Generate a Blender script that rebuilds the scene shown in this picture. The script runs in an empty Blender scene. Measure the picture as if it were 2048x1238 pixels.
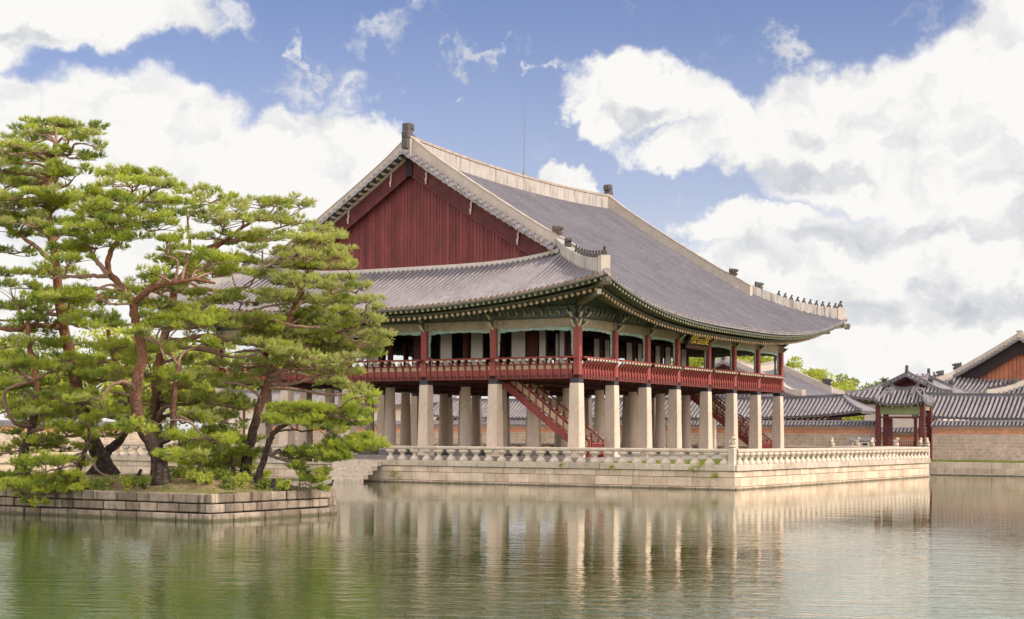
import bpy, bmesh, math, random
import numpy as np
from mathutils import Vector, Matrix

scene = bpy.context.scene
COL = scene.collection

# ------------------------------------------------------------------ camera
F_PX, CX, CY, IMW, IMH = 3172.3, 1024.0, 871.3, 2048.0, 1238.0
YAW, ROLL = -1.0401, 0.0058
EYE = np.array([-86.534, -46.167, 3.0])
_c, _s = math.cos(YAW), math.sin(YAW)
_R, FW, _U = np.array([_c, _s, 0]), np.array([-_s, _c, 0]), np.array([0, 0, 1.0])
RT = _R * math.cos(ROLL) + _U * math.sin(ROLL)
UP = -_R * math.sin(ROLL) + _U * math.cos(ROLL)


def ray(px, py):
    return FW + RT * (px - CX) / F_PX - UP * (py - CY) / F_PX


def at(px, py, D):
    """world point seen at a photo pixel, D metres down the view axis"""
    return EYE + ray(px, py) * D


cam = bpy.data.cameras.new('camera')
cam_ob = bpy.data.objects.new('camera', cam)
COL.objects.link(cam_ob)
M = Matrix.Identity(4)
for i in range(3):
    M[i][0], M[i][1], M[i][2], M[i][3] = RT[i], UP[i], -FW[i], EYE[i]
cam_ob.matrix_world = M
cam.sensor_width = 36.0
cam.lens = 36.0 * F_PX / IMW
cam.shift_y = (CY - IMH / 2) / IMW
cam.clip_start, cam.clip_end = 0.1, 20000
scene.camera = cam_ob

# ------------------------------------------------------------------ light
scene.view_settings.view_transform = 'Standard'
scene.view_settings.look = 'None'
scene.view_settings.exposure = 0.30
scene.view_settings.gamma = 1.0
SUN = Vector((0.06, -0.80, 0.60)).normalized()      # towards the sun
sl = bpy.data.lights.new('sun', 'SUN')
sl.energy = 2.6
sl.angle = math.radians(0.6)
sl.color = (1.0, 0.90, 0.76)
so = bpy.data.objects.new('sun', sl)
COL.objects.link(so)
so.rotation_euler = SUN.to_track_quat('Z', 'Y').to_euler()
so.location = (-30, -80, 60)


# ------------------------------------------------------------------ node helpers
class NT:
    def __init__(self, tree):
        self.t = tree
        self.n = tree.nodes
        self.l = tree.links

    def add(self, kind, **kw):
        nd = self.n.new(kind)
        for k, v in kw.items():
            if k == 'inp':
                for kk, vv in v.items():
                    sk = nd.inputs[kk]
                    if hasattr(vv, 'is_output'):
                        self.l.new(vv, sk)
                    else:
                        sk.default_value = vv
            else:
                setattr(nd, k, v)
        return nd

    def math(self, op, a, b=None, c=None, clamp=False):
        nd = self.n.new('ShaderNodeMath')
        nd.operation = op
        nd.use_clamp = clamp
        for i, x in enumerate((a, b, c)):
            if x is None:
                continue
            if hasattr(x, 'is_output'):
                self.l.new(x, nd.inputs[i])
            else:
                nd.inputs[i].default_value = x
        return nd.outputs[0]

    def vmath(self, op, a, b=None, c=None, out=0):
        nd = self.n.new('ShaderNodeVectorMath')
        nd.operation = op
        for i, x in enumerate((a, b, c)):
            if x is None:
                continue
            if hasattr(x, 'is_output'):
                self.l.new(x, nd.inputs[i])
            else:
                nd.inputs[i].default_value = x
        return nd.outputs[out]

    def mix(self, fac, a, b, blend='MIX'):
        nd = self.n.new('ShaderNodeMix')
        nd.data_type = 'RGBA'
        nd.blend_type = blend
        for sk, x in ((nd.inputs[0], fac), (nd.inputs[6], a), (nd.inputs[7], b)):
            if hasattr(x, 'is_output'):
                self.l.new(x, sk)
            else:
                sk.default_value = x if not isinstance(x, tuple) or len(x) == 4 else (*x, 1)
        return nd.outputs[2]

    def ramp(self, fac, stops, interp='LINEAR'):
        nd = self.n.new('ShaderNodeValToRGB')
        nd.color_ramp.interpolation = interp
        el = nd.color_ramp.elements
        while len(el) < len(stops):
            el.new(0.5)
        for e, (p, c) in zip(el, stops):
            e.position = p
            e.color = (c, c, c, 1) if not isinstance(c, tuple) else (*c[:3], 1)
        self.l.new(fac, nd.inputs[0])
        return nd.outputs[0]

    def noise(self, vec, scale, detail=4, rough=0.55, dist=0.0, out=0):
        nd = self.n.new('ShaderNodeTexNoise')
        nd.inputs['Scale'].default_value = scale
        nd.inputs['Detail'].default_value = detail
        nd.inputs['Roughness'].default_value = rough
        nd.inputs['Distortion'].default_value = dist
        if vec is not None:
            self.l.new(vec, nd.inputs['Vector'])
        return nd.outputs[out]

    def scaled(self, vec, s):
        nd = self.n.new('ShaderNodeMapping')
        nd.inputs['Scale'].default_value = s
        self.l.new(vec, nd.inputs['Vector'])
        return nd.outputs[0]


# ------------------------------------------------------------------ sky with cumulus clouds
world = bpy.data.worlds.new('World')
scene.world = world
world.use_nodes = True
W = NT(world.node_tree)
W.n.clear()
sky = W.add('ShaderNodeTexSky', sky_type='NISHITA')
sky.sun_disc = False
sky.sun_elevation = math.asin(SUN.z)
sky.sun_rotation = math.atan2(SUN.x, SUN.y)
sky.air_density = 1.0
sky.dust_density = 0.6
sky.ozone_density = 2.0
tc = W.add('ShaderNodeTexCoord').outputs['Generated']
sep = W.add('ShaderNodeSeparateXYZ', inp={0: tc})
# azimuth measured from the pavilion's diagonal, elevation above the horizon (radians)
ca = W.vmath('DOT_PRODUCT', tc, tuple(FW), out=1)
sa = W.vmath('DOT_PRODUCT', tc, tuple(_R), out=1)
az = W.math('ARCTAN2', sa, ca)
el = W.math('ARCSINE', W.math('MAXIMUM', sep.outputs[2], -0.05))
P0 = W.add('ShaderNodeCombineXYZ', inp={0: az, 1: el, 2: 0.0}).outputs[0]


def skypos(px, py):
    a = math.atan((px - CX) / F_PX)
    return a, math.atan((CY - py) / F_PX * math.cos(a))


# ragged edges: two octaves of warp
w1 = W.vmath('SUBTRACT', W.noise(P0, 9.0, 2, 0.5, 0, 1), (0.5, 0.5, 0.5))
w2 = W.vmath('SUBTRACT', W.noise(P0, 34.0, 7, 0.62, 0, 1), (0.5, 0.5, 0.5))
P1 = W.vmath('MULTIPLY_ADD', w1, (0.055, 0.045, 0), P0)
P1 = W.vmath('MULTIPLY_ADD', w2, (0.050, 0.046, 0), P1)
CLOUDS = [  # px, py, half width, half height
    (60, 25, 260, 62), (250, 20, 190, 62), (-120, 60, 200, 80), (20, 235, 100, 95), (250, 240, 165, 112), (360, 250, 130, 92),
    (-90, 250, 160, 140), (180, 350, 330, 110), (480, 340, 220, 95), (610, 300, 120, 85), (720, 305, 110, 70), (560, 430, 240, 95), (700, 400, 140, 95),
    (300, 560, 420, 150), (-200, 560, 400, 150), (60, 760, 500, 130),
    (1215, 165, 115, 78), (1330, 185, 130, 78), (1180, 225, 70, 58), (1430, 235, 90, 62),
    (1145, 368, 52, 36),
    (1340, 295, 95, 48), (1480, 290, 130, 62), (1620, 240, 160, 110), (1720, 190, 130, 95), (1820, 215, 190, 120), (1960, 150, 170, 120), (2030, 60, 110, 110),
    (2100, 300, 230, 200), (1760, 330, 280, 90), (1960, 380, 240, 130),
    (1440, 460, 110, 44), (1570, 450, 120, 50), (1700, 520, 330, 110), (1980, 540, 260, 140), (1500, 560, 200, 70), (1760, 680, 420, 130), (2150, 700, 300, 170),
]
field = None
for (x, y, a, b) in CLOUDS:
    u, v = skypos(x, y)
    ia, ib = F_PX / a, F_PX / b
    q = W.vmath('LENGTH', W.vmath('MULTIPLY_ADD', P1, (ia, ib, 0), (-u * ia, -v * ib, 0)), out=1)
    q = W.math('SUBTRACT', 1.0, q)
    field = q if field is None else W.math('SMOOTH_MAX', field, q, 0.16)
# the rest of the sky, away from the view: broken cloud
rest = W.math('SUBTRACT', W.noise(tc, 3.2, 6, 0.55), 0.50)
away = W.math('SUBTRACT', W.math('ABSOLUTE', az), 0.42)
away = W.math('MULTIPLY', away, 6.0, clamp=True)
hi = W.math('MULTIPLY', W.math('SUBTRACT', el, 0.34), 6.0, clamp=True)
away = W.math('MAXIMUM', away, hi)
rest = W.math('MULTIPLY_ADD', rest, 3.2, W.math('MULTIPLY', W.math('SUBTRACT', away, 1.0), 4.0))
field = W.math('MAXIMUM', field, rest)
# thin wisps
wisp = W.noise(W.scaled(P1, (1.0, 1.25, 1)), 13.0, 8, 0.66)
wisp = W.math('MULTIPLY', W.math('SUBTRACT', wisp, 0.575), 4.2, clamp=True)
wisp = W.math('MULTIPLY', wisp, 0.55)
dens = W.add('ShaderNodeMapRange', interpolation_type='SMOOTHSTEP', inp={0: field, 1: -0.07, 2: 0.30, 3: 0.0, 4: 1.0}).outputs[0]
dens = W.math('MAXIMUM', dens, wisp)
# milky horizon: cloud layer thickens low down
haze = W.math('SUBTRACT', 1.0, W.math('DIVIDE', el, 0.27), clamp=True)
haze = W.math('MULTIPLY', W.math('POWER', haze, 1.3), 0.72)
low = W.math('SUBTRACT', 1.0, W.math('DIVIDE', el, 0.15), clamp=True)
low = W.math('MULTIPLY', low, 0.75)
dens = W.math('MAXIMUM', dens, W.math('MULTIPLY', low, W.math('ADD', 0.55, W.math('MULTIPLY', W.noise(P1, 7.0, 5), 0.9), clamp=True)))
THIN = [(585, 178, 60, 34), (700, 178, 70, 42), (930, 128, 50, 22), (775, 62, 75, 34), (612, 110, 22, 60), (1585, 95, 62, 36), (425, 28, 55, 44), (900, 200, 26, 12), (640, 230, 90, 40), (1080, 130, 26, 14), (1560, 385, 30, 20), (1250, 260, 60, 40)]
tf = None
P2 = W.vmath('MULTIPLY_ADD', w2, (0.05, 0.045, 0), P1)
for (x, y, a, b) in THIN:
    u, v = skypos(x, y)
    ia, ib = F_PX / a, F_PX / b
    q = W.vmath('LENGTH', W.vmath('MULTIPLY_ADD', P2, (ia, ib, 0), (-u * ia, -v * ib, 0)), out=1)
    q = W.math('SUBTRACT', 1.0, q)
    tf = q if tf is None else W.math('SMOOTH_MAX', tf, q, 0.2)
tf = W.math('MULTIPLY', tf, W.math('MULTIPLY', W.noise(P1, 40.0, 7, 0.65), 2.0))
tf = W.add('ShaderNodeMapRange', interpolation_type='SMOOTHSTEP', inp={0: tf, 1: -0.15, 2: 1.15, 3: 0.0, 4: 0.80}).outputs[0]
dens = W.math('MAXIMUM', dens, tf)
# billow shading: grey bellies of the thick cloud
GREY = [(1690, 468, 190, 40), (1590, 348, 210, 30), (1830, 470, 120, 30), (1500, 520, 150, 40), (1900, 600, 260, 40), (1700, 620, 220, 40), (1260, 215, 90, 18), (1990, 460, 90, 40), (60, 60, 140, 18), (1620, 260, 60, 30)]
gf = None
for (x, y, a, b) in GREY:
    u, v = skypos(x, y)
    ia, ib = F_PX / a, F_PX / b
    q = W.vmath('LENGTH', W.vmath('MULTIPLY_ADD', P1, (ia, ib, 0), (-u * ia, -v * ib, 0)), out=1)
    q = W.math('SUBTRACT', 1.15, q)
    gf = q if gf is None else W.math('MAXIMUM', gf, q)
gf = W.math('MAXIMUM', gf, 0.0)
gf = W.math('MINIMUM', gf, 0.8)
bil = W.noise(W.scaled(P1, (1, 1.5, 1)), 22.0, 6, 0.6)
sh = W.math('ADD', W.math('MULTIPLY', gf, 0.85), W.math('MULTIPLY', W.math('SUBTRACT', bil, 0.47), 1.5))
# relief of the billows: same noise sampled a little towards the light
rl1 = W.noise(P1, 15.0, 5, 0.55)
rl2 = W.noise(W.vmath('ADD', P1, (0.007, 0.013, 0)), 15.0, 5, 0.55)
sh = W.math('ADD', sh, W.math('MULTIPLY', W.math('SUBTRACT', rl2, rl1), 2.6))
sh = W.math('ADD', sh, W.math('MULTIPLY', W.math('SUBTRACT', 0.33, field), 0.25))
sh = W.math('ADD', sh, W.math('MULTIPLY', W.math('SUBTRACT', W.noise(W.scaled(P1, (1, 1.7, 1)), 6.5, 4, 0.55), 0.50), 1.25))
sh = W.math('MULTIPLY', sh, 1.0, clamp=True)
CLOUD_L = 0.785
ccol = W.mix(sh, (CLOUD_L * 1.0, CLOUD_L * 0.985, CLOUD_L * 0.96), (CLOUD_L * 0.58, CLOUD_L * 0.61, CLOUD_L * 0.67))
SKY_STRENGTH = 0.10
FILL_BOOST = 2.9
blue = W.vmath('MULTIPLY', sky.outputs[0], (SKY_STRENGTH, SKY_STRENGTH, SKY_STRENGTH))
blue = W.vmath('MULTIPLY', blue, (0.97, 0.86, 1.03))
blue = W.mix(haze, blue, (CLOUD_L * 0.93, CLOUD_L * 0.94, CLOUD_L * 0.97, 1))
tot = W.mix(dens, blue, ccol)
# added fill light: sky overhead and outside the view is brightened and warmed
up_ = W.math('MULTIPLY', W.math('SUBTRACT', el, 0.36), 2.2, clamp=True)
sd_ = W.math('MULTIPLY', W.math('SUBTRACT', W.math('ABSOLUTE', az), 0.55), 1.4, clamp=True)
boost = W.math('MULTIPLY_ADD', W.math('MAXIMUM', up_, sd_), FILL_BOOST, 1.0)
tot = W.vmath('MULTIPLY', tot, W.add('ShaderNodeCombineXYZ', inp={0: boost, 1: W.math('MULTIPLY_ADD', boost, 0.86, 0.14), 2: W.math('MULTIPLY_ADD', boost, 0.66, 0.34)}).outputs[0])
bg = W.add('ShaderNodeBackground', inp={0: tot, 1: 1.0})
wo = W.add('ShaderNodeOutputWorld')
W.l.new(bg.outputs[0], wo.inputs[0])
world.cycles.sampling_method = 'MANUAL'
world.cycles.sample_map_resolution = 512


# ------------------------------------------------------------------ mesh builder
class MB:
    """collects vertices and faces, builds ONE mesh object"""

    def __init__(self):
        self.v, self.f, self.m, self.n = [], [], [], 0
        self.blocks = []

    def add(self, verts, faces, mi=0):
        o = self.n
        verts = np.asarray(verts, dtype=np.float64).reshape(-1, 3)
        self.v.append(verts)
        self.n += len(verts)
        for f in faces:
            self.f.append([i + o for i in f])
            self.m.append(mi)

    def arr(self, verts, quads, mi=0):
        """bulk: quads/tris as an int array (k, 3 or 4)"""
        o = self.n
        verts = np.asarray(verts, dtype=np.float64).reshape(-1, 3)
        self.v.append(verts)
        self.n += len(verts)
        self.blocks.append((np.asarray(quads, dtype=np.int64) + o, mi))

    def box(self, c, s, mi=0, rot=None, taper=1.0):
        x, y, z = s[0] / 2, s[1] / 2, s[2] / 2
        t = taper
        p = np.array([(-x, -y, -z), (x, -y, -z), (x, y, -z), (-x, y, -z), (-x * t, -y * t, z), (x * t, -y * t, z), (x * t, y * t, z), (-x * t, y * t, z)])
        if rot is not None:
            p = p @ np.asarray(rot).T
        self.add(p + np.asarray(c), [(0, 3, 2, 1), (4, 5, 6, 7), (0, 1, 5, 4), (1, 2, 6, 5), (2, 3, 7, 6), (3, 0, 4, 7)], mi)

    def span(self, a, b, mi=0):
        a, b = np.minimum(a, b), np.maximum(a, b)
        self.box((np.asarray(a) + b) / 2, np.asarray(b) - a, mi)

    def beam(self, a, b, w, h, mi=0, up=(0, 0, 1)):
        """box of section w x h from a to b"""
        a, b = np.asarray(a, float), np.asarray(b, float)
        d = b - a
        L = np.linalg.norm(d)
        d = d / L
        s = np.cross(d, up)
        s /= np.linalg.norm(s)
        u = np.cross(s, d)
        self.box((a + b) / 2, (L, w, h), mi, np.stack([d, s, u], 1))

    def tube(self, pts, rad, n=8, mi=0, cap=True, flat=None):
        pts = np.asarray(pts, float)
        k = len(pts)
        rad = np.broadcast_to(np.asarray(rad, float), (k,))
        d = np.gradient(pts, axis=0)
        d /= np.linalg.norm(d, axis=1)[:, None] + 1e-9
        ref = np.array([0, 0, 1.0]) if abs(d[0][2]) < 0.9 else np.array([1.0, 0, 0])
        vs = []
        a = np.linspace(0, 2 * math.pi, n, endpoint=False)
        for i in range(k):
            s = np.cross(d[i], ref)
            s /= np.linalg.norm(s) + 1e-9
            u = np.cross(s, d[i])
            ref = u
            vs.append(pts[i] + rad[i] * (np.cos(a)[:, None] * s + np.sin(a)[:, None] * u))
        vs = np.concatenate(vs)
        fs = []
        for i in range(k - 1):
            for j in range(n):
                j2 = (j + 1) % n
                fs.append((i * n + j, i * n + j2, (i + 1) * n + j2, (i + 1) * n + j))
        if cap:
            fs.append(tuple(range(n - 1, -1, -1)))
            fs.append(tuple(range((k - 1) * n, k * n)))
        self.add(vs, fs, mi)

    def lathe(self, c, prof, n=16, mi=0, sx=1.0, sy=1.0):
        c = np.asarray(c, float)
        a = np.linspace(0, 2 * math.pi, n, endpoint=False)
        vs = [c + np.stack([r * sx * np.cos(a), r * sy * np.sin(a), np.full(n, z)], 1) for r, z in prof]
        k = len(prof)
        fs = [(i * n + j, i * n + (j + 1) % n, (i + 1) * n + (j + 1) % n, (i + 1) * n + j) for i in range(k - 1) for j in range(n)]
        fs.append(tuple(range(n - 1, -1, -1)))
        fs.append(tuple(range((k - 1) * n, k * n)))
        self.add(np.concatenate(vs), fs, mi)

    def prism(self, poly, axis_o, ax, ay, az, th, mi=0):
        """polygon (list of 2d) in the plane (ax, ay) at axis_o, thickness th along az (centred)"""
        o, ax, ay, az = (np.asarray(q, float) for q in (axis_o, ax, ay, az))
        p = np.array([o + ax * a + ay * b for a, b in poly])
        k = len(p)
        vs = np.concatenate([p - az * th / 2, p + az * th / 2])
        fs = [tuple(range(k - 1, -1, -1)), tuple(range(k, 2 * k))] + [(i, (i + 1) % k, k + (i + 1) % k, k + i) for i in range(k)]
        self.add(vs, fs, mi)

    def strip(self, outer, inner, az, th, mi=0):
        """band between two polylines, extruded by th along az"""
        outer, inner, az = np.asarray(outer, float), np.asarray(inner, float), np.asarray(az, float)
        k = len(outer)
        vs = np.concatenate([outer - az * th / 2, inner - az * th / 2, outer + az * th / 2, inner + az * th / 2])
        fs = []
        for i in range(k - 1):
            fs += [(i, i + 1, k + i + 1, k + i), (2 * k + i, 3 * k + i, 3 * k + i + 1, 2 * k + i + 1), (i, 2 * k + i, 2 * k + i + 1, i + 1), (k + i, k + i + 1, 3 * k + i + 1, 3 * k + i)]
        fs += [(0, k, 3 * k, 2 * k), (k - 1, 3 * k - 1, 4 * k - 1, 2 * k - 1)]
        self.add(vs, fs, mi)

    def build(self, name, mats, parent=None, smooth=False, bevel=0, auto=None):
        me = bpy.data.meshes.new(name)
        V = np.concatenate(self.v) if self.v else np.zeros((0, 3))
        loops, starts, tot, mi = [], [], [], []
        pos = 0
        if self.f:
            ln = np.array([len(f) for f in self.f])
            loops.append(np.concatenate([np.asarray(f) for f in self.f]))
            starts.append(np.concatenate([[0], np.cumsum(ln)[:-1]]))
            tot.append(ln)
            mi.append(np.array(self.m))
            pos = ln.sum()
        for q, m_ in self.blocks:
            k = q.shape[1]
            loops.append(q.reshape(-1))
            starts.append(pos + np.arange(len(q)) * k)
            tot.append(np.full(len(q), k))
            mi.append(np.full(len(q), m_))
            pos += q.size
        loops, starts, tot, mi = (np.concatenate(x) for x in (loops, starts, tot, mi))
        me.vertices.add(len(V))
        me.vertices.foreach_set('co', V.reshape(-1))
        me.loops.add(len(loops))
        me.loops.foreach_set('vertex_index', loops.astype(np.int32))
        me.polygons.add(len(starts))
        me.polygons.foreach_set('loop_start', starts.astype(np.int32))
        me.polygons.foreach_set('loop_total', tot.astype(np.int32))
        me.polygons.foreach_set('material_index', mi.astype(np.int32))
        me.polygons.foreach_set('use_smooth', np.full(len(starts), bool(smooth), dtype=bool))
        me.update(calc_edges=True)
        for m_ in (mats if isinstance(mats, (list, tuple)) else [mats]):
            me.materials.append(m_)
        ob = bpy.data.objects.new(name, me)
        COL.objects.link(ob)
        if bevel:
            bm = bmesh.new()
            bm.from_mesh(me)
            bmesh.ops.recalc_face_normals(bm, faces=bm.faces)
            bmesh.ops.bevel(bm, geom=bm.edges[:], offset=bevel, segments=1, affect='EDGES', clamp_overlap=True)
            bm.to_mesh(me)
            bm.free()
        elif not self.blocks:
            bm = bmesh.new()
            bm.from_mesh(me)
            bmesh.ops.recalc_face_normals(bm, faces=bm.faces)
            bm.to_mesh(me)
            bm.free()
        if auto:
            me.set_sharp_from_angle(angle=math.radians(auto))
        if parent is not None:
            attach(ob, parent)
        return ob


def wloc(o):
    p = Vector(o.location)
    return p if o.parent is None else p + wloc(o.parent) + o.matrix_parent_inverse.translation


def attach(ob, parent):
    ob.parent = parent
    ob.matrix_parent_inverse = Matrix.Translation(-wloc(parent))


def tag(o, label=None, cat=None, group=None, kind=None):
    for k, v in (('label', label), ('category', cat), ('group', group), ('kind', kind)):
        if v:
            o[k] = v
    return o


def thing(name, label, cat, loc=(0, 0, 0), group=None):
    o = bpy.data.objects.new(name, None)
    COL.objects.link(o)
    o.location = loc
    o.empty_display_size = 0.3
    return tag(o, label, cat, group)


def copy_part(o, parent, shift=(0, 0, 0), rotz=0.0):
    """a copy of a part (and its sub-parts) moved by shift, turned about its own origin"""
    c = o.copy()
    COL.objects.link(c)
    c.parent = parent
    c.matrix_parent_inverse = o.matrix_parent_inverse.copy() if parent is o.parent else Matrix.Translation(-wloc(parent))
    c.location = Vector(o.location) + Vector(shift)
    if rotz:
        c.rotation_euler[2] += rotz
    for ch in list(o.children):
        k = ch.copy()
        COL.objects.link(k)
        k.parent = c
    return c


def origin_to(ob, p):
    """move an object's origin to world point p, geometry stays"""
    p = Vector(p)
    ob.data.transform(Matrix.Translation(-p))
    ob.location = p


def structure(name, mb, mats, **kw):
    o = mb.build(name, mats, **kw)
    o['kind'] = 'structure'
    return o
# ------------------------------------------------------------------ materials (all procedural)
def mat(name, base, rough=0.8, var=0.18, vscale=2.0, island=0.0, bump=0.0, bscale=12.0, streak=0.0, streak_col=(0.10, 0.09, 0.08),
        spots=None, stretch=(1, 1, 1), hue=None, spec=0.3, thresh=0.52, stscale=1.0, tide=0):
    """base colour with noise variation, per-piece tint, vertical weather streaks and spots"""
    m = bpy.data.materials.new(name)
    m.use_nodes = True
    T = NT(m.node_tree)
    b = T.n['Principled BSDF']
    b.inputs['Roughness'].default_value = rough
    b.inputs['Specular IOR Level'].default_value = spec
    tc = T.add('ShaderNodeTexCoord').outputs['Object']
    geo = T.add('ShaderNodeNewGeometry')
    v = T.scaled(tc, stretch) if stretch != (1, 1, 1) else tc
    n1 = T.noise(v, vscale, 5, 0.6)
    n2 = T.noise(v, vscale * 7.3, 4, 0.65)
    f = T.math('ADD', T.math('MULTIPLY', n1, 0.65), T.math('MULTIPLY', n2, 0.35))
    dark = tuple(c * (1 - var * 1.7) for c in base)
    light = tuple(min(1, c * (1 + var * 1.5)) for c in base)
    if hue:
        light = tuple(0.6 * a + 0.4 * b_ for a, b_ in zip(light, hue))
    col = T.mix(T.ramp(f, [(0.32, 0.0), (0.68, 1.0)]), (*dark, 1), (*light, 1))
    if island:
        r = geo.outputs['Random Per Island']
        k = T.math('MULTIPLY_ADD', r, island * 2, 1 - island)
        cc = T.add('ShaderNodeCombineColor', inp={0: k, 1: T.math('POWER', k, 1.12), 2: T.math('POWER', k, 1.25)})
        col = T.mix(1.0, col, cc.outputs[0], 'MULTIPLY')
    if streak:
        s = T.noise(T.scaled(tc, (2.6 * stscale, 2.6 * stscale, 0.16 * stscale)), 1.6, 5, 0.62)
        s = T.ramp(s, [(thresh, 0.0), (thresh + 0.16, 1.0)])
        g = T.noise(tc, 0.9, 3)
        s = T.math('MULTIPLY', s, T.ramp(g, [(0.35, 0.25), (0.6, 1.0)]))
        col = T.mix(T.math('MULTIPLY', s, streak), col, (*streak_col, 1))
    if spots:
        sc, th, sp = spots
        s = T.ramp(T.noise(tc, sc, 6, 0.7), [(th, 0.0), (th + 0.1, 1.0)])
        col = T.mix(T.math('MULTIPLY', s, 0.75), col, (*sp, 1))
    if tide:            # damp, algae-stained band just above the water
        zz = T.add('ShaderNodeSeparateXYZ', inp={0: tc}).outputs[2]
        zz = T.math('SUBTRACT', zz, T.math('MULTIPLY', T.noise(tc, 2.2, 4, 0.6), 0.16))
        zz = T.ramp(T.math('ADD', T.math('MULTIPLY', zz, 4.0), 0.5), [(0.38, 1.0), (0.66, 0.0)])
        col = T.mix(T.math('MULTIPLY', zz, tide), col, (0.085, 0.072, 0.036, 1))
    T.l.new(col, b.inputs['Base Color'])
    if bump:
        bn = T.add('ShaderNodeBump', inp={'Strength': bump, 'Distance': 0.02, 'Height': T.noise(v, bscale, 6, 0.65)})
        T.l.new(bn.outputs[0], b.inputs['Normal'])
    return m


M_ = {}
M_['granite'] = mat('granite', (0.55, 0.42, 0.295), 0.85, 0.16, 1.3, tide=0.85, island=0.16, bump=0.5, bscale=9, streak=0.45, streak_col=(0.20, 0.15, 0.11), spots=(3.0, 0.60, (0.60, 0.52, 0.43)))
M_['granite_rail'] = mat('granite_rail', (0.46, 0.375, 0.28), 0.85, 0.16, 3.0, island=0.14, streak=0.35, streak_col=(0.20, 0.155, 0.11), bump=0.5, bscale=14, spots=(2.2, 0.60, (0.36, 0.29, 0.22)))
M_['granite_dark'] = mat('granite_dark', (0.25, 0.192, 0.135), 0.85, 0.28, 1.6, tide=0.9, island=0.34, bump=0.7, bscale=9, streak=0.9, streak_col=(0.055, 0.045, 0.04), thresh=0.50)
M_['pillar'] = mat('pillar_granite', (0.56, 0.44, 0.33), 0.8, 0.10, 0.7, island=0.07, bump=0.35, bscale=14, spots=(0.75, 0.555, (0.40, 0.275, 0.16)), stretch=(1, 1, 0.45), streak=0.45, streak_col=(0.27, 0.195, 0.125), thresh=0.53)
M_['plinth'] = mat('plinth_granite', (0.23, 0.20, 0.175), 0.85, 0.15, 1.3, island=0.1, bump=0.4)
M_['paving'] = mat('paving_stone', (0.29, 0.245, 0.19), 0.9, 0.15, 1.0, bump=0.3)
M_['cap'] = mat('iron_cap', (0.035, 0.034, 0.038), 0.6, 0.2, 4)
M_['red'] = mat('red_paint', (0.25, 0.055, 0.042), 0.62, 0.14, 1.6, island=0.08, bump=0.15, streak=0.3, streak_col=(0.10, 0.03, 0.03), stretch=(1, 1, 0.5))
M_['red_dark'] = mat('red_paint_shaded', (0.095, 0.026, 0.021), 0.7, 0.18, 1.2, island=0.1)  # darker copy of the red paint, gallery and underfloor shade put into the colour
M_['gable'] = mat('gable_boards', (0.165, 0.037, 0.034), 0.72, 0.22, 1.3, island=0.24, bump=0.35, bscale=8, streak=0.6, streak_col=(0.09, 0.035, 0.035), stretch=(1, 1, 0.35), thresh=0.5, spots=(5.0, 0.68, (0.06, 0.014, 0.015)))
M_['barge'] = mat('bargeboard_red', (0.105, 0.026, 0.027), 0.75, 0.25, 1.5, bump=0.25, spots=(6.0, 0.66, (0.05, 0.012, 0.013)))
M_['plaster'] = mat('ridge_plaster', (0.37, 0.33, 0.285), 0.85, 0.10, 1.1, island=0.06, bump=0.2, streak=0.95, streak_col=(0.105, 0.088, 0.070), thresh=0.50)
M_['plaster_low'] = mat('ridge_plaster_plain', (0.44, 0.375, 0.30), 0.85, 0.09, 1.1, island=0.05, bump=0.2, streak=0.4, streak_col=(0.30, 0.24, 0.18), thresh=0.54)
M_['capping'] = mat('ridge_capping', (0.34, 0.28, 0.225), 0.85, 0.2, 2.0, bump=0.3, spots=(3, 0.58, (0.15, 0.13, 0.11)))
M_['cement'] = mat('roof_edge_plaster', (0.50, 0.44, 0.37), 0.85, 0.08, 1.3, bump=0.2, streak=0.15)
M_['charcoal'] = mat('grey_clay', (0.085, 0.075, 0.068), 0.8, 0.3, 5.0, bump=0.6, bscale=16)
M_['beast'] = mat('brown_clay', (0.105, 0.082, 0.064), 0.8, 0.35, 5.0, bump=0.8, bscale=14)
M_['tile_end'] = mat('tile_end_clay', (0.33, 0.235, 0.175), 0.85, 0.2, 3.0, island=0.22)
M_['tile_end_grey'] = mat('tile_end_grey', (0.27, 0.24, 0.235), 0.85, 0.15, 3.0, island=0.2)
M_['green'] = mat('eave_green', (0.088, 0.088, 0.062), 0.7, 0.25, 3.0)
M_['green_end'] = mat('rafter_green_end', (0.25, 0.27, 0.16), 0.7, 0.15, 6.0, island=0.18)
M_['rafter'] = mat('rafter_green', (0.19, 0.155, 0.098), 0.7, 0.25, 3.0, island=0.15)
M_['rafter_end'] = mat('rafter_pink_end', (0.50, 0.335, 0.21), 0.7, 0.12, 6.0, island=0.15)
M_['lintel'] = mat('lintel_olive', (0.31, 0.25, 0.165), 0.7, 0.14, 2.0)
M_['teal'] = mat('fringe_teal', (0.26, 0.37, 0.30), 0.7, 0.2, 5.0)
M_['pinkish'] = mat('fringe_pink', (0.36, 0.26, 0.27), 0.7, 0.25, 5.0)
M_['tan'] = mat('fringe_tan', (0.44, 0.35, 0.25), 0.7, 0.2, 5.0)
M_['panel_white'] = mat('paper_white', (0.55, 0.52, 0.47), 0.8, 0.05, 2.0)
M_['panel_tan'] = mat('railing_panel_tan', (0.42, 0.31, 0.185), 0.75, 0.15, 3.0, island=0.1)
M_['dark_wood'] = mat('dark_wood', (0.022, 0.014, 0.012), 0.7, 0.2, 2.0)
M_['cream_bracket'] = mat('cream_bracket', (0.50, 0.42, 0.31), 0.7, 0.12, 5.0, island=0.15)
M_['gold'] = mat('gold_leaf', (0.92, 0.60, 0.10), 0.45, 0.12, 6.0)
M_['plaque'] = mat('plaque_black', (0.022, 0.020, 0.020), 0.5, 0.1, 3.0)
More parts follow.
